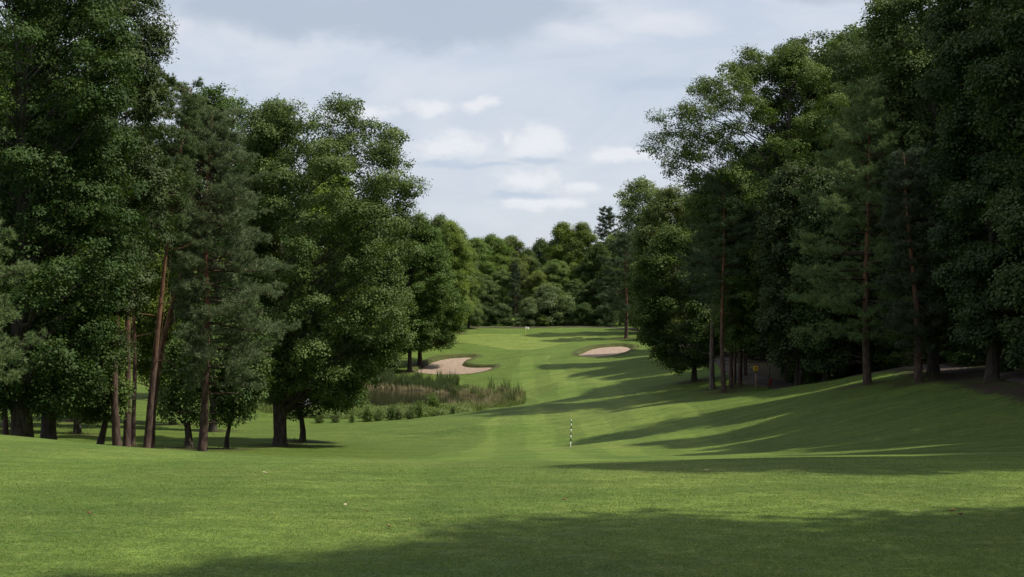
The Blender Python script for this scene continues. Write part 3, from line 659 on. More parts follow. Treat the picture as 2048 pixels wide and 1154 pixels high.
def zone(poly, far=4.0):
    poly = np.asarray(poly); lo = poly.min(0) - far; hi = poly.max(0) + far
    m = (xf > lo[0]) & (xf < hi[0]) & (yf > lo[1]) & (yf < hi[1])
    s = np.full(xf.shape, far); s[m] = np.minimum(far, sdf(poly, xf[m], yf[m])); return np.maximum(s, -far)
z_fair, z_green, z_dirt = zone(FAIR), zone(GREEN), zone(DIRT)
z_bunk = np.minimum(zone(B1, 3), zone(B2, 3)); z_pond = zone(POND, 8)

z_duff = np.full(xf.shape, 9.0)
for tx, ty in TRUNKS:
    mm = (np.abs(xf - tx) < 4) & (np.abs(yf - ty) < 4)
    z_duff[mm] = np.minimum(z_duff[mm], np.hypot(xf[mm] - tx, (yf[mm] - ty) * .8))
z_duff = np.where((xf < 6) & (yf < 54), 9.0, z_duff)
m, t, out = new_mat('turf')
geom = t.n('ShaderNodeNewGeometry'); pos = geom.outputs['Position']
sepp = t.n('ShaderNodeSeparateXYZ'); t.lk(pos, sepp.inputs[0])
nb = t.noise(pos, .09, 3, .6); nm = t.noise(pos, .7, 4, .6); nf = t.noise(pos, 9, 4, .7); nff = t.noise(pos, 55, 3, .7)
streak = t.noise(t.scale(pos, (.35, 2.6, 1)), 1.0, 4, .6)
edge = t.m('MULTIPLY', t.m('SUBTRACT', t.noise(pos, 1.4, 4, .6), .5), 1.0)
def mask(name, soft=.25, k=1.0):
    s = t.m('ADD', t.attr(name), t.m('MULTIPLY', edge, k)); return t.ss(s, soft, -soft)
rough = t.mix(nm, (.070, .120, .018), (.102, .152, .028))
rough = t.mix(t.m('MULTIPLY', t.ss(streak, .46, .72), .8), rough, (.138, .176, .042))
fair = t.mix(nm, (.078, .133, .020), (.104, .157, .027))
fair = t.mix(t.m('MULTIPLY', t.ss(nb, .40, .66), .8), fair, (.121, .165, .034))
fair = t.mix(t.m('MULTIPLY', t.ss(streak, .48, .72), .6), fair, (.078, .128, .016))
mow = t.n('ShaderNodeTexWave', wave_type='BANDS', bands_direction='X', wave_profile='SIN'); mow.inputs['Scale'].default_value = .085; mow.inputs['Distortion'].default_value = 1.2; mow.inputs['Detail'].default_value = 1; t.lk(pos, mow.inputs[0])
fair = t.mix(1, fair, t.mix(t.ss(mow.outputs[0], .35, .65), (.90, .92, .90), (1.09, 1.07, 1.08)), 'MULTIPLY')
# straw coloured thatch showing through the near turf
fair = t.mix(t.m('MULTIPLY', t.m('MULTIPLY', t.ss(nf, .50, .70), t.ss(t.noise(pos, .33, 3), .42, .62)), .5), fair, (.19, .155, .060))
green = t.mix(nm, (.138, .188, .036), (.158, .206, .044))
dirt = t.mix(t.ss(nf, .35, .7), (.040, .028, .021), (.085, .060, .044))
dirt = t.mix(t.ss(t.noise(pos, .5, 4), .48, .64), dirt, (.050, .064, .020))
c = t.mix(mask('fair', .8, 1.2), rough, fair)
duff = t.ss(t.m('ADD', t.attr('duff'), t.m('MULTIPLY', edge, 2.2)), 2.6, .6)
c = t.mix(t.m('MULTIPLY', duff, .8), c, t.mix(t.ss(nf, .35, .65), (.050, .036, .024), (.085, .070, .034)))
c = t.mix(mask('green', .2, .3), c, green)
swirl = t.noise(t.scale(pos, (.5, 1.6, 1)), .42, 5, .68, 1.2)
c = t.mix(1, c, t.mix(t.ss(swirl, .34, .66), (.80, .84, .78), (1.20, 1.16, 1.18)), 'MULTIPLY')
c = t.mix(mask('dirt', .4, 2.2), c, dirt)
c = t.mix(mask('bunk', .12, .1), c, (.075, .050, .034))
c = t.mix(t.ss(t.m('ADD', t.attr('pond'), edge), 1.6, .2), c, (.030, .024, .016))
# clump- and blade-scale variation
ng = t.noise(pos, 22, 4, .75)
c = t.mix(1, c, t.mix(t.ss(nff, .3, .7), (.60, .62, .55), (1.36, 1.34, 1.36)), 'MULTIPLY')
c = t.mix(1, c, t.mix(t.ss(ng, .32, .68), (.70, .73, .68), (1.27, 1.24, 1.27)), 'MULTIPLY')
c = t.mix(1, c, t.mix(t.ss(nf, .34, .66), (.86, .88, .86), (1.13, 1.11, 1.1)), 'MULTIPLY')
c = t.mix(1, c, t.mix(t.ss(t.noise(pos, 2.4, 4, .65), .34, .66), (.86, .88, .84), (1.14, 1.11, 1.13)), 'MULTIPLY')
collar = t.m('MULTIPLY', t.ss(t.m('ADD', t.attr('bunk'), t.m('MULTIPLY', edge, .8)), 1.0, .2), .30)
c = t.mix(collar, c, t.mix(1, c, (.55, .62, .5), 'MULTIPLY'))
p = bsdf(t, c, .75, .12)
b1 = bump(t, ng, .7, .035); b2 = bump(t, nf, .35, .05, b1)
rb = t.m('MULTIPLY', t.noise(pos, 3.0, 5, .7), t.m('SUBTRACT', 1.2, mask('fair', .3, .9)))
b3 = bump(t, rb, .75, .25, b2)
t.lk(b3, p.inputs['Normal']); t.lk(p.outputs[0], out.inputs['Surface'])
M['turf'] = m
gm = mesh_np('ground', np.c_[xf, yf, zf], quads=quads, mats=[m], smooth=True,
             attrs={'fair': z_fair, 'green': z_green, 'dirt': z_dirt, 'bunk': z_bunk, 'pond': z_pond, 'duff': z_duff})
tag(link('ground', gm), 'mown golf fairway running down from the brow and up to the green', 'ground', kind='structure')

# ------------------------------------------------------------------ sand bunkers
m, t, out = new_mat('bunker_sand')
geom = t.n('ShaderNodeNewGeometry'); pos = geom.outputs['Position']
n1 = t.noise(t.scale(pos, (1, .35, 1)), 2.2, 5, .65); n2 = t.noise(pos, 22, 3, .7)
wv = t.n('ShaderNodeTexWave', wave_type='BANDS', bands_direction='Y'); t.lk(pos, wv.inputs[0]); wv.inputs['Scale'].default_value = .9; wv.inputs['Distortion'].default_value = 3.0; wv.inputs['Detail'].default_value = 2
c = t.mix(t.ss(n1, .3, .7), (.265, .196, .145), (.335, .258, .198)); c = t.mix(t.ss(n2, .3, .75), t.mix(1, c, (.94, .935, .93), 'MULTIPLY'), c)
p = bsdf(t, c, .95, .1); b = bump(t, wv.outputs[0], .25, .05); t.lk(bump(t, n1, .5, .12, b), p.inputs['Normal']); t.lk(p.outputs[0], out.inputs['Surface'])
M['sand'] = m
def bunker(B, label):
    lo = B.min(0) - 1; hi = B.max(0) + 1
    ax = np.arange(lo[0], hi[0], .25); ay = np.arange(lo[1], hi[1], .25)
    XX, YY = np.meshgrid(ax, ay); s = sdf(B, XX.ravel(), YY.ravel())
    z = base_h(XX.ravel(), YY.ravel()) - .30 + .14 * np.exp(-np.maximum(-s, 0) / 1.6) * sstep(-(YY.ravel() - B[:, 1].mean()), -3, 4)
    n = len(ax); k = (np.arange(len(ay) - 1)[:, None] * n + np.arange(n - 1)[None]).ravel()
    q = np.stack([k, k + 1, k + n + 1, k + n], 1); q = q[(s[q] < .15).all(1)]
    use = np.unique(q); mp = np.full(len(s), -1); mp[use] = np.arange(len(use))
    v = np.c_[XX.ravel(), YY.ravel(), z][use]
    c = np.array([v[:, 0].mean(), v[:, 1].mean(), 0]); c[2] = gz(c[0], c[1])
    o = link('sand_bunker', mesh_np('sand_bunker', v - c, quads=mp[q], mats=[M['sand']], smooth=True), loc=c)
    tag(o, label, 'bunker')
bunker(B1, 'large pale sand bunker with a grass tongue, above the cattails left of the green')
bunker(B2, 'smaller oval sand bunker in the bank right of the green')

# ------------------------------------------------------------------ pond
m, t, out = new_mat('pond_water')
geom = t.n('ShaderNodeNewGeometry'); pos = geom.outputs['Position']
n1 = t.noise(t.scale(pos, (1, 2.2, 1)), 2.0, 3, .5)
p = bsdf(t, (.020, .018, .010), .08, .13); t.lk(bump(t, n1, .10, .03), p.inputs['Normal']); t.lk(p.outputs[0], out.inputs['Surface'])
c = POND.mean(0); ring = (POND - c) * 1.12
v = np.r_[[[0, 0, 0]], np.c_[ring, np.zeros(len(ring))]]
k = np.arange(len(ring)); tr = np.stack([np.zeros(len(ring), int), k + 1, (k + 1) % len(ring) + 1], 1)
a0 = np.sum(ring[:, 0] * np.roll(ring[:, 1], -1) - np.roll(ring[:, 0], -1) * ring[:, 1])
if a0 < 0: tr = tr[:, [0, 2, 1]]
tag(link('pond', mesh_np('pond', v, tris=tr, mats=[m]), loc=(c[0], c[1], WATER)), 'dark still pond below the oak and cattails', 'pond', kind='structure')

# ------------------------------------------------------------------ cart path
m, t, out = new_mat('path_asphalt')
geom = t.n('ShaderNodeNewGeometry'); pos = geom.outputs['Position']
n1 = t.noise(pos, .8, 4); n2 = t.noise(pos, 30, 3, .7)
c = t.mix(t.ss(n1, .35, .65), (.048, .036, .030), (.088, .068, .056)); c = t.mix(t.ss(n2, .35, .7), t.mix(1, c, (.75, .75, .75), 'MULTIPLY'), c)
p = bsdf(t, c, .9, .2); t.lk(bump(t, n2, .4, .01), p.inputs['Normal']); t.lk(p.outputs[0], out.inputs['Surface'])
wp = np.array([(-75, 238), (-45, 246), (-20, 248.5), (0, 249), (14, 248), (20, 243), (22.5, 232), (22, 218), (21.2, 200), (21.5, 180), (22.5, 158), (22.0, 140), (21.0, 124), (22.0, 112), (25.5, 101), (27.5, 90), (27.6, 80), (25.8, 70), (25.2, 60), (26, 48), (28, 35), (30, 20), (31, 5), (31, -20)], float)
def catmull(p, k=14):
    o = []
    for a in range(len(p) - 1):
        p0, p1, p2, p3 = p[max(a - 1, 0)], p[a], p[a + 1], p[min(a + 2, len(p) - 1)]
        for u in np.arange(k) / k:
            o.append(.5 * (2 * p1 + (p2 - p0) * u + (2 * p0 - 5 * p1 + 4 * p2 - p3) * u * u + (3 * p1 - p0 - 3 * p2 + p3) * u ** 3))
    return np.array(o + [p[-1]])
PATH = catmull(wp); tn = nrm(np.gradient(PATH, axis=0)); sd = np.c_[tn[:, 1], -tn[:, 0]]
offs = np.array([-1.25, -1.2, -.6, 0, .6, 1.2, 1.25]); dz = np.array([-.12, .05, .065, .07, .065, .05, -.12])
pts = PATH[:, None] + sd[:, None] * offs[None, :, None]
z = ground(pts[..., 0].ravel(), pts[..., 1].ravel()).reshape(pts.shape[:2]) + dz
v = np.dstack([pts, z]).reshape(-1, 3); n = 7; k = (np.arange(len(PATH) - 1)[:, None] * n + np.arange(n - 1)[None]).ravel()
tag(link('cart_path', mesh_np('cart_path', v, quads=np.stack([k, k + n, k + n + 1, k + 1], 1)[:, ::-1] if False else np.stack([k, k + 1, k + n + 1, k + n], 1), mats=[m], smooth=True)),
    'grey brown cart path behind the green and down the right bank', 'path', kind='structure')

# ------------------------------------------------------------------ short standing grass on the near turf
M['blade'] = leaf_mat('turf_blade', (.086, .142, .021), (.164, .212, .050), trans=.25, rough=.6, spec=.2, tcol=(1.25, 1.35, .6))
rngG = np.random.default_rng(9)
n = 560000
d = 7.6 * (25 / 7.6) ** rngG.random(n); x = rngG.uniform(-.375, .375, n) * d
keep = rngG.random(n) < .35 + .65 * (np.sin(x * 7 + 2 * np.sin(d * 3)) * np.sin(d * 9 + x * 2) > -.35); d, x = d[keep], x[keep]; n = len(d)
z = ground(x, d); az = rngG.uniform(0, 6.283, n)
h = rngG.uniform(.006, .014, n) * (1 - .6 * sstep(d, 12, 25)); ln = h * rngG.uniform(.3, 1.3, n); fa = rngG.uniform(0, 6.283, n); wd = rngG.uniform(.0018, .0036, n) * (d / 9)
b = np.c_[x, d, z - .003]; sdv = np.c_[np.cos(fa), np.sin(fa), 0 * fa] * wd[:, None]
tip = b + np.c_[np.cos(az) * ln, np.sin(az) * ln, h]
pat = .5 + .25 * np.sin(x * 1.7 + np.sin(d * .9)) * np.sin(d * 1.3 + .5 * x)
gmsh = mesh_np('grass', np.stack([b - sdv, b + sdv, tip], 1).reshape(-1, 3), tris=np.arange(n * 3).reshape(-1, 3), mats=[M['blade']], attrs={'rnd': np.repeat(np.clip(pat + .22 * rngG.normal(size=n), 0, 1), 3)})
tag(link('grass', gmsh), 'short mown grass standing on the near fairway', 'grass', kind='stuff')
# ------------------------------------------------------------------ reeds and weeds round the pond
def blade_mat(name, c1, c2, trans=.3):
    return leaf_mat(name, c1, c2, trans=trans, rough=.6, spec=.25, tcol=(1.3, 1.4, .7))
M['reed_green'] = blade_mat('cattail_leaf', (.050, .080, .028), (.095, .130, .050))
M['reed_dry'] = blade_mat('dry_reed', (.22, .185, .095), (.42, .36, .21), .2)
M['shore_grass'] = blade_mat('shore_grass', (.080, .125, .028), (.20, .21, .075))
M['weed_leaf'] = blade_mat('weed_leaf', (.065, .110, .024), (.125, .175, .045))
M['weed_stem'] = plain_mat('weed_stem', (.08, .10, .03), .7)
rngR = np.random.default_rng(77)
def shore_points(n, px0, px1, d0, d1, s0, s1):
    px = rngR.uniform(px0, px1, n); d = rngR.uniform(d0, d1, n); x = (px - CX) / F * d
    s = sdf(POND, x, d); k = (s > s0) & (s < s1)
    return np.c_[x, d][k], s[k]
def blades(pts, hgt, wid, lean=.22, seg=4):
    n = len(pts); z = np.maximum(ground(pts[:, 0], pts[:, 1]), WATER - .15)
    h = hgt * (1 + .32 * np.sin(pts[:, 0] * .9 + pts[:, 1] * .5) + .22 * np.sin(pts[:, 0] * 2.3 - pts[:, 1] * .8 + 1)); az = rngR.uniform(0, 6.283, n); la = np.abs(rngR.normal(size=n)) * lean * h
    fz = rngR.uniform(0, 6.283, n); side = np.c_[np.cos(fz), np.sin(fz), np.zeros(n)]
    v = []
    for k in range(seg):
        t_ = k / (seg - 1); c = np.c_[pts[:, 0] + np.cos(az) * la * t_ ** 1.8, pts[:, 1] + np.sin(az) * la * t_ ** 1.8, z + h * (t_ - .18 * la / h * t_ ** 2)]
        w = (wid * (1 - t_ ** 2 * .93))
        w = w[:, None] if np.ndim(w) else w
        v += [c - side * w * .5, c + side * w * .5]
    v = np.stack(v, 1); b = np.arange(n)[:, None] * seg * 2
    q = np.concatenate([b + np.array([[2*k, 2*k+1, 2*k+3, 2*k+2]]) for k in range(seg - 1)])
    return v.reshape(-1, 3), q, np.repeat(np.clip(.5 + .25 * rngR.normal(size=n), 0, 1), seg * 2)
def stuff(name, sets, mat, label, cat):
    V, Q, A, o = [], [], [], 0
    for v, q, a in sets: V.append(v); Q.append(q + o); A.append(a); o += len(v)
    tag(link(name, mesh_np(name, np.concatenate(V), quads=np.concatenate(Q), mats=[M[mat]], attrs={'rnd': np.concatenate(A)})), label, cat, kind='stuff')
def clumpy(p, sc, thr, seed):
    v = np.sin(p[:, 0] * sc + seed) * np.sin(p[:, 1] * sc * 1.2 + seed * 2.1) + .7 * np.sin(p[:, 0] * sc * 2.3 + p[:, 1] * sc * .9 + seed * .7)
    return p[v > thr]
a1, _ = shore_points(26000, 752, 918, 156, 180, .3, 6.5); a1 = clumpy(a1, .8, -.25, 1)
a2, _ = shore_points(14000, 905, 1042, 140, 172, .2, 4.0); a2 = clumpy(a2, 1.1, .75, 2)
a3, _ = shore_points(5000, 600, 752, 160, 180, .2, 5); a3 = clumpy(a3, 1.1, .5, 3)
stuff('cattails', [blades(a1, rngR.uniform(.7, 1.5, len(a1)), .055, .16), blades(a2, rngR.uniform(.5, 1.5, len(a2)), .05, .25), blades(a3, rngR.uniform(.8, 1.5, len(a3)), .05, .2)], 'reed_green',
      'dense green cattail bed on the far shore of the pond below the left bunker', 'cattails')
b1_, _ = shore_points(20000, 640, 915, 154, 178, -.9, 1.4); b1_ = clumpy(b1_, 1.0, -.1, 4)
b2_, _ = shore_points(15000, 895, 1045, 136, 172, -.7, 3.6); b2_ = clumpy(b2_, 1.4, .1, 5)
stuff('dry_reeds', [blades(b1_, rngR.uniform(.2, .7, len(b1_)), .045, .8), blades(b2_, rngR.uniform(.3, 1.0, len(b2_)), .038, .4)], 'reed_dry', 'straw coloured dead reeds along the waterline of the pond', 'reeds')
c1_, _ = shore_points(60000, 470, 1050, 126, 186, .1, 6.0); c1_ = c1_[(c1_[:, 1] < 152) | (c1_[:, 0] < -12)]
c2_, _ = shore_points(16000, 880, 1052, 134, 170, .0, 4.5)
c1_ = clumpy(c1_, .7, -.75, 6)
stuff('shore_grass', [blades(c1_, rngR.uniform(.2, .75, len(c1_)), .05, .45), blades(c2_, rngR.uniform(.15, .5, len(c2_)), .04, .5)], 'shore_grass', 'tangled pale grass on the banks of the pond', 'grass')

g1, sg = shore_points(26000, 560, 940, 114, 140, .9, 8.5); g1 = clumpy(g1, .6, -.9, 8)[:2300]
g2, _ = shore_points(16000, 640, 770, 160, 184, .6, 6.0); g2 = clumpy(g2, .8, -.6, 9)[:350]
g3, _ = shore_points(12000, 900, 1040, 140, 168, .6, 4.0); g3 = clumpy(g3, 1.2, .2, 10)[:140]
gp = np.r_[g1, g2, g3]; gh = rngR.uniform(.08, .30, len(gp)) * (1 + .6 * np.sin(gp[:, 0] * 1.3) * np.sin(gp[:, 1] * .9 + gp[:, 0] * .4))
gc = np.c_[gp, np.maximum(ground(gp[:, 0], gp[:, 1]), WATER) + gh]
M['low_weed'] = blade_mat('low_weed', (.070, .115, .022), (.175, .205, .060))
tag(link('undergrowth', leaves_mesh('undergrowth', rngR, gc, rngR.uniform(.16, .34, len(gc)), None, 80000, .12, M['low_weed'], twig=10, flat=1.0)), 'yellow green low weeds along the near bank of the pond', 'undergrowth', kind='stuff')

tp = [(x_, y_) for x_, y_ in TRUNKS if 54 < y_ < 140 and abs(x_ / y_) < .40]
rp = []
for x_, y_ in tp:
    k_ = 150; a_ = rngR.uniform(0, 6.283, k_); r_ = .22 + np.abs(rngR.normal(size=k_)) * .32
    rp.append(np.c_[x_ + r_ * np.cos(a_), y_ + r_ * np.sin(a_)])
rp = np.concatenate(rp)
M['long_grass'] = blade_mat('long_grass', (.060, .095, .020), (.150, .160, .060))
stuff('long_grass', [blades(rp, rngR.uniform(.05, .26, len(rp)), .018, .5, 3)], 'long_grass', 'uncut tufts of grass round the feet of the trees', 'grass')

def weed(h, seed):
    rng = np.random.default_rng(seed); g = Geo(); C, S = [], []
    for k in range(9):
        ph = rng.uniform(0, 6.28); r = rng.uniform(.05, .34); hh = h * rng.uniform(.45, 1.0)
        p0 = np.array([r * math.cos(ph), r * math.sin(ph), -.05]); p1 = p0 * 1.6 + [0, 0, hh]
        g.tube([p0, (p0 + p1) / 2 + rng.normal(size=3) * .03, p1], [.012, .010, .005], 4, cap=False)
        for u in np.linspace(.2, 1, 9): C.append(p0 + (p1 - p0) * u); S.append(.13 * (1.15 - .7 * u))
    return g.mesh('stem', [M['weed_stem']]), leaves_mesh('leaves', rng, C, S, None, 1700, .10, M['weed_leaf'], twig=5, flat=1.3)
WEEDS = [weed(1.5, 301), weed(1.5, 302), weed(1.5, 303)]
for k, (px, py, h, lab) in enumerate([(672, 846, 1.2, 'leafy weed under the right edge of the wide oak'), (703, 846, 1.0, 'short leafy weed left of a tall weed clump on the near pond bank'), (733, 844, 1.75, 'tall leafy weed left of the open dark water'),
        (757, 842, 1.35, 'leafy weed in the gap before the open dark water'), (781, 840, 1.5, 'leafy weed on the near bank, left one of two close together'), (795, 839, 1.35, 'leafy weed on the near bank, right one of two close together'),
        (822, 838, 1.45, 'leafy weed below the middle of the open water, left of a bushy one'), (836, 836, 1.7, 'bushy leafy weed below the middle of the open water'), (864, 833, 2.1, 'tallest leafy weed on the near bank, rightmost before the pale grass'),
        (640, 847, 1.3, 'leafy weed in the shade right of the slender dark stem'), (905, 829, .8, 'low weed at the start of the pale bank grass')]):
    x, y = hit(px, py, 100); s = h / 1.5
    o = empty('leafy_weed', (x, y, gz(x, y) - .02), (0, 0, k * 2.1), (s * .85, s * .85, s)); tag(o, lab, 'weed', 'tall weeds on the near bank of the pond')
    st, lf = WEEDS[k % 3]; link('stem', st, o); link('leaves', lf, o)

# ------------------------------------------------------------------ flagstick, marker pole, signs
M['white'] = plain_mat('white_paint', (.78, .78, .75), .45, .04)
M['black'] = plain_mat('black_paint', (.016, .016, .018), .5, .1)
M['yellow_pole'] = plain_mat('yellow_enamel', (.62, .55, .10), .4, .05)
M['cloth'] = plain_mat('flag_cloth', (.80, .80, .78), .8, .03)
M['sign_yellow'] = plain_mat('sign_yellow', (.60, .38, .02), .5, .06)
M['wood'] = plain_mat('weathered_post', (.30, .20, .15), .85, .25, 14)
M['dull_red'] = plain_mat('dull_red', (.15, .026, .020), .6, .15)
M['darkwood'] = plain_mat('dark_post', (.045, .035, .030), .9, .2, 14)
def tube_obj(name, pts, rad, mat, parent, k=12):
    g = Geo(); g.tube(pts, rad, k); return link(name, g.mesh(name, [M[mat]]), parent)
x, y = hit(1051.5, 682, 200)
o = tag(empty('flagstick', (x, y, gz(x, y))), 'thin yellow flagstick with a small white flag in the green', 'flagstick')
tube_obj('pole', [(0,0,-.15),(0,0,1.2),(0,0,2.2)], [.022,.020,.016], 'yellow_pole', o)
tube_obj('cap', [(0,0,2.2),(0,0,2.215),(0,0,2.235)], [.026,.026,.008], 'white', o)
g = Geo(); nu, nv = 14, 8; vv = []
for jj in range(nv + 1):
    for ii in range(nu + 1):
        u_ = ii / nu; w_ = jj / nv
        vv.append((.016 + .46 * u_, .05 * math.sin(u_ * 7) * u_, 1.86 + .32 * w_ - .10 * u_ ** 1.4 + .012 * math.sin(u_ * 9)))
kk = [(jj * (nu + 1) + ii) for jj in range(nv) for ii in range(nu)]
fm = mesh_np('flag', vv, quads=[(a, a + 1, a + nu + 2, a + nu + 1) for a in kk], mats=[M['cloth']], smooth=True)
fo = link('flag', fm, o); so_ = fo.modifiers.new('thickness', 'SOLIDIFY'); so_.thickness = .004

x, y = hit(1141, 896, 72)
o = tag(empty('marker_pole', (x, y, gz(x, y)), (0, R(1.6), 0), .9), 'black and white banded marker pole standing alone in the fairway', 'marker pole')
tube_obj('spike', [(0,0,-.2),(0,0,.42)], [.018,.020], 'white', o)
zb = .42
g_w = []
bands = [('band', .17, 'black'), ('sleeve', .19, 'white'), ('band', .17, 'black'), ('sleeve', .19, 'white'), ('band', .17, 'black'), ('sleeve', .15, 'white'), ('band', .14, 'black')]
for nm, L, mt in bands:
    tube_obj(nm, [(0,0,zb),(0,0,zb+L)], [.029,.029], mt, o); zb += L
tube_obj('cap', [(0,0,zb),(0,0,zb+.03),(0,0,zb+.07),(0,0,zb+.085)], [.034,.036,.028,.010], 'white', o)

def plate(name, w, h, th, mat, parent, z, yoff, rz=0, x=0):
    g = Geo(); g.box((x, yoff, z), (w/2, th/2, h/2)); me = g.mesh(name, [M[mat]], smooth=False); ob = link(name, me, parent)
    b = ob.modifiers.new('edge', 'BEVEL'); b.width = .006; b.segments = 2; return ob
x, y = hit(1511.5, 783, 95, 130); x, y = P(1511.5, 114)
o = tag(empty('path_sign', (x, y, gz(x, y)), (0, 0, R(-6))), 'square yellow sign on a pale wooden post beside the path', 'sign')
g = Geo(); g.box((0, 0, .58), (.05, .045, .68)); po = link('post', g.mesh('post', [M['wood']], smooth=False), o); b = po.modifiers.new('edge', 'BEVEL'); b.width = .008
g = Geo(); g.box((0, 0, 1.36), (.05, .045, .10)); po = link('collar', g.mesh('collar', [M['darkwood']], smooth=False), o)
pn = plate('sign_panel', .40, .44, .025, 'sign_yellow', o, 1.60, -.062)
for zz in (1.69, 1.58): plate('dark_bar', .20, .055, .006, 'darkwood', pn, zz, -.078)
plate('dark_bar', .34, .03, .006, 'darkwood', pn, 1.445, -.078)
x, y = P(1539, 113)
o = tag(empty('post_sign', (x, y, gz(x, y)), (0, 0, R(10))), 'small dull red sign low on a thin dark post right of the yellow sign', 'sign')
tube_obj('post', [(0,0,-.2),(0,0,1.6),(.01,0,1.75)], [.04,.036,.02], 'darkwood', o)
plate('sign_panel', .24, .55, .03, 'dull_red', o, .52, -.055, x=.05)

# ------------------------------------------------------------------ fallen leaves on the near turf
M['leaf_brown'] = plain_mat('fallen_leaf_brown', (.16, .075, .03), .8, .3, 30)
M['leaf_pale'] = plain_mat('fallen_leaf_pale', (.50, .43, .30), .8, .2, 30)
def leaf_thing(px, py, size, mat, label, k):
    size *= .62; x, y = hit(px, py, 6, 40); n = 10; vv = [(0, 0, .10)]
    for a in range(n):
        r = size * (1.0 if a % 2 == 0 else .62) * (1.25 if a == 0 else 1); ph = a / n * 6.283
        vv.append((r * math.cos(ph), r * .75 * math.sin(ph), .10 + .55 * abs(math.sin(ph)) * size + .25 * size * math.cos(ph * 2)))
    tr = [(0, a + 1, (a + 1) % n + 1) for a in range(n)]
    me = mesh_np('fallen_leaf', np.array(vv) * [1, 1, 1] - [0, 0, .085], tris=tr, mats=[M[mat]], smooth=True)
    o = link('fallen_leaf', me, None, (x, y, gz(x, y) + .004)); o.rotation_euler = (.12 * math.sin(k), .15 * math.cos(k * 2), k * 1.3)
    s = o.modifiers.new('thickness', 'SOLIDIFY'); s.thickness = .003
    tag(o, label, 'fallen leaf', 'fallen leaves on the near turf')
for k, (px, py, sz, mt, lb) in enumerate([(528, 951, .045, 'leaf_pale', 'pale curled leaf below the left grove, farthest left on the turf'), (690, 1016, .035, 'leaf_pale', 'small pale leaf left of centre in the near turf'), (777, 1058, .035, 'leaf_brown', 'brown leaf just above the big foreground shadow'),
        (1130, 1002, .04, 'leaf_brown', 'rust brown leaf in the middle of the near turf'), (1832, 1028, .038, 'leaf_pale', 'pale leaf on the sunny turf at the right'), (1905, 1030, .05, 'leaf_brown', 'brown leaf at the edge of shade on the right, left one of a close pair'), (1922, 1034, .055, 'leaf_brown', 'brown leaf at the edge of shade on the right, right one of a close pair'),
        (1413, 946, .05, 'leaf_pale', 'pale leaf lying in the long brow shadow'), (735, 1032, .03, 'leaf_brown', 'small brown leaf right of the small pale leaf'), (178, 1034, .045, 'leaf_brown', 'brown leaf low at the left of the near turf')]):
    leaf_thing(px, py, sz, mt, lb, k)
# ------------------------------------------------------------------ camera, sun, sky
SUN_EL, SUN_AZ = R(56), R(-8)               # sun stands to the right (+x), a little behind the camera
sd_ = Vector((math.cos(SUN_EL) * math.cos(SUN_AZ), math.cos(SUN_EL) * math.sin(SUN_AZ), math.sin(SUN_EL)))
sun = bpy.data.lights.new('sun', 'SUN'); sun.energy = 5.0; sun.angle = R(.7); sun.color = (1.0, .94, .84)
so = bpy.data.objects.new('sun', sun); COL.objects.link(so)
so.rotation_euler = sd_.to_track_quat('Z', 'Y').to_euler(); so.location = (40, 0, 60)

w = bpy.data.worlds.new('World'); SC.world = w; w.use_nodes = True
t = NT(w.node_tree)
tc = t.n('ShaderNodeTexCoord'); sep = t.n('ShaderNodeSeparateXYZ'); t.lk(tc.outputs['Generated'], sep.inputs[0])
sky = t.n('ShaderNodeTexSky', sky_type='NISHITA'); sky.sun_disc = False
sky.sun_elevation = SUN_EL; sky.sun_rotation = R(90) - SUN_AZ; sky.altitude = 250; sky.air_density = 1.0; sky.dust_density = 1.4; sky.ozone_density = 1.0
K = 10.0                                      # cloud radiances below are display values; background strength is 1/K
def cc(r, g, b): return (r * K, g * K, b * K)
yy = t.m('MAXIMUM', sep.outputs[1], .05)
u = t.m('DIVIDE', sep.outputs[0], yy); v = t.m('DIVIDE', sep.outputs[2], yy)
cmb = t.n('ShaderNodeCombineXYZ'); t.lk(u, cmb.inputs[0]); t.lk(v, cmb.inputs[1])
uv = cmb.outputs[0]
wn = t.noise(uv, 30.0, 3, .5, col=True); wsep = t.n('ShaderNodeSeparateXYZ'); t.lk(wn, wsep.inputs[0])
uw = t.m('ADD', u, t.m('MULTIPLY', t.m('SUBTRACT', wsep.outputs[0], .5), .035)); vw = t.m('ADD', v, t.m('MULTIPLY', t.m('SUBTRACT', wsep.outputs[1], .5), .016))
# cloud deck seen in perspective, for the high veil and its streaks
den = t.m('ADD', t.m('MAXIMUM', sep.outputs[2], 0), .12)
cm2 = t.n('ShaderNodeCombineXYZ'); t.lk(t.m('DIVIDE', sep.outputs[0], den), cm2.inputs[0]); t.lk(t.m('DIVIDE', sep.outputs[1], den), cm2.inputs[1])
deck = cm2.outputs[0]
n_deck = t.noise(t.scale(deck, (1, .7, 1)), .8, 6, .55, .4)
n_wisp = t.noise(t.scale(uv, (1, 2.4, 1)), 6.0, 8, .60, .5)
veil = t.mix(t.ss(n_wisp, .30, .72), cc(.56, .62, .725), cc(.70, .73, .79))
c = t.mix(t.mr(n_deck, .3, .7, .72, .92), sky.outputs[0], veil)
n_b = t.noise(t.scale(uv, (1, 1.5, 1)), 34.0, 9, .66, .2)
n_s = t.noise(t.scale(uv, (1, 1.7, 1)), 11.0, 5, .6, .5)
def blob(px, py, wx, wy, nz, amp):
    du = t.m('DIVIDE', t.m('SUBTRACT', uw, (px - CX) / F), wx / F)
    dv = t.m('DIVIDE', t.m('SUBTRACT', vw, (HY - py) / F), wy / F)
    r = t.m('SQRT', t.m('ADD', t.m('MULTIPLY', du, du), t.m('MULTIPLY', dv, dv)))
    return t.m('ADD', t.m('SUBTRACT', 1.0, r), t.m('MULTIPLY', t.m('SUBTRACT', nz, .5), amp))
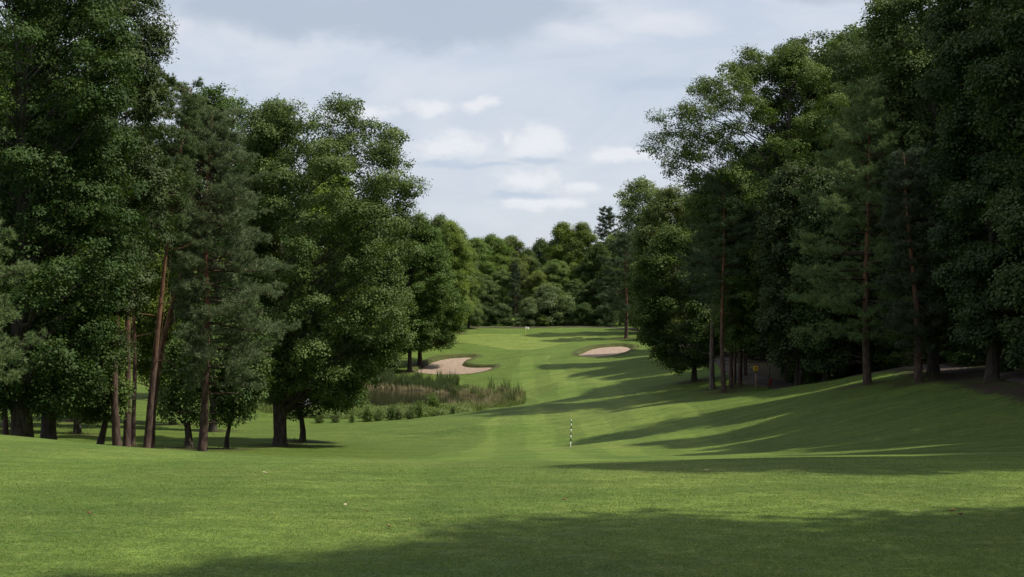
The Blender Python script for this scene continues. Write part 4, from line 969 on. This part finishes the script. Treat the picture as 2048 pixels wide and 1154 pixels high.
def group(bl, nz, amp):
    acc = None
    for b in bl:
        x = blob(*b, nz, amp); acc = x if acc is None else t.m('MAXIMUM', acc, x)
    return acc
front = t.ss(sep.outputs[1], .1, .3)
def lay(c, mask, col, a): return t.mix(t.m('MULTIPLY', t.m('MULTIPLY', mask, front), a), c, col)
dark = group([(560, 5, 330, 75), (870, 30, 330, 80), (700, -60, 600, 90), (1010, 20, 220, 60), (1680, -20, 260, 45), (1250, -60, 500, 70)], n_s, 1.5)
c = lay(c, t.ss(dark, -.1, .55), cc(.385, .46, .56), .76)
c = lay(c, t.ss(group([(1330, 45, 150, 32), (1180, 70, 110, 30), (330, 60, 60, 40)], n_s, 1.4), 0, .8), cc(.72, .74, .79), .5)
puff = group([(895, 290, 95, 36), (1075, 285, 90, 34), (1065, 360, 85, 26), (868, 212, 60, 20), (955, 208, 50, 16), (705, 226, 85, 26), (1175, 370, 50, 15), (1080, 405, 95, 17), (1010, 270, 25, 22), (1240, 310, 80, 18), (560, 240, 70, 16)], n_b, 2.2)
c = lay(c, t.ss(puff, -.15, .75), cc(.785, .795, .83), .72)
under = group([(890, 326, 95, 14), (1080, 318, 80, 12), (1040, 392, 110, 10), (960, 330, 120, 10), (1320, 165, 140, 22)], n_b, 1.1)
c = lay(c, t.ss(under, 0, .8), cc(.45, .535, .65), .65)
bg = t.n('ShaderNodeBackground'); t.lk(c, bg.inputs[0]); bg.inputs[1].default_value = 1.0 / K
wo = t.n('ShaderNodeOutputWorld'); t.lk(bg.outputs[0], wo.inputs[0])

cam = bpy.data.cameras.new('camera'); cam.sensor_width = 36; cam.lens = 36 * F / 2048; cam.clip_end = 6000; cam.clip_start = .1
co = bpy.data.objects.new('camera', cam); COL.objects.link(co); co.location = (0, 0, EYE); co.rotation_euler = (R(90), 0, 0)
SC.camera = co
SC.view_settings.view_transform = 'Standard'; SC.view_settings.look = 'None'; SC.view_settings.gamma = 1; SC.view_settings.exposure = .16
SC.render.engine = 'CYCLES'
SC.cycles.max_bounces = 6; SC.cycles.diffuse_bounces = 2; SC.cycles.glossy_bounces = 2; SC.cycles.transmission_bounces = 3; SC.cycles.transparent_max_bounces = 4
SC.cycles.use_denoising = True
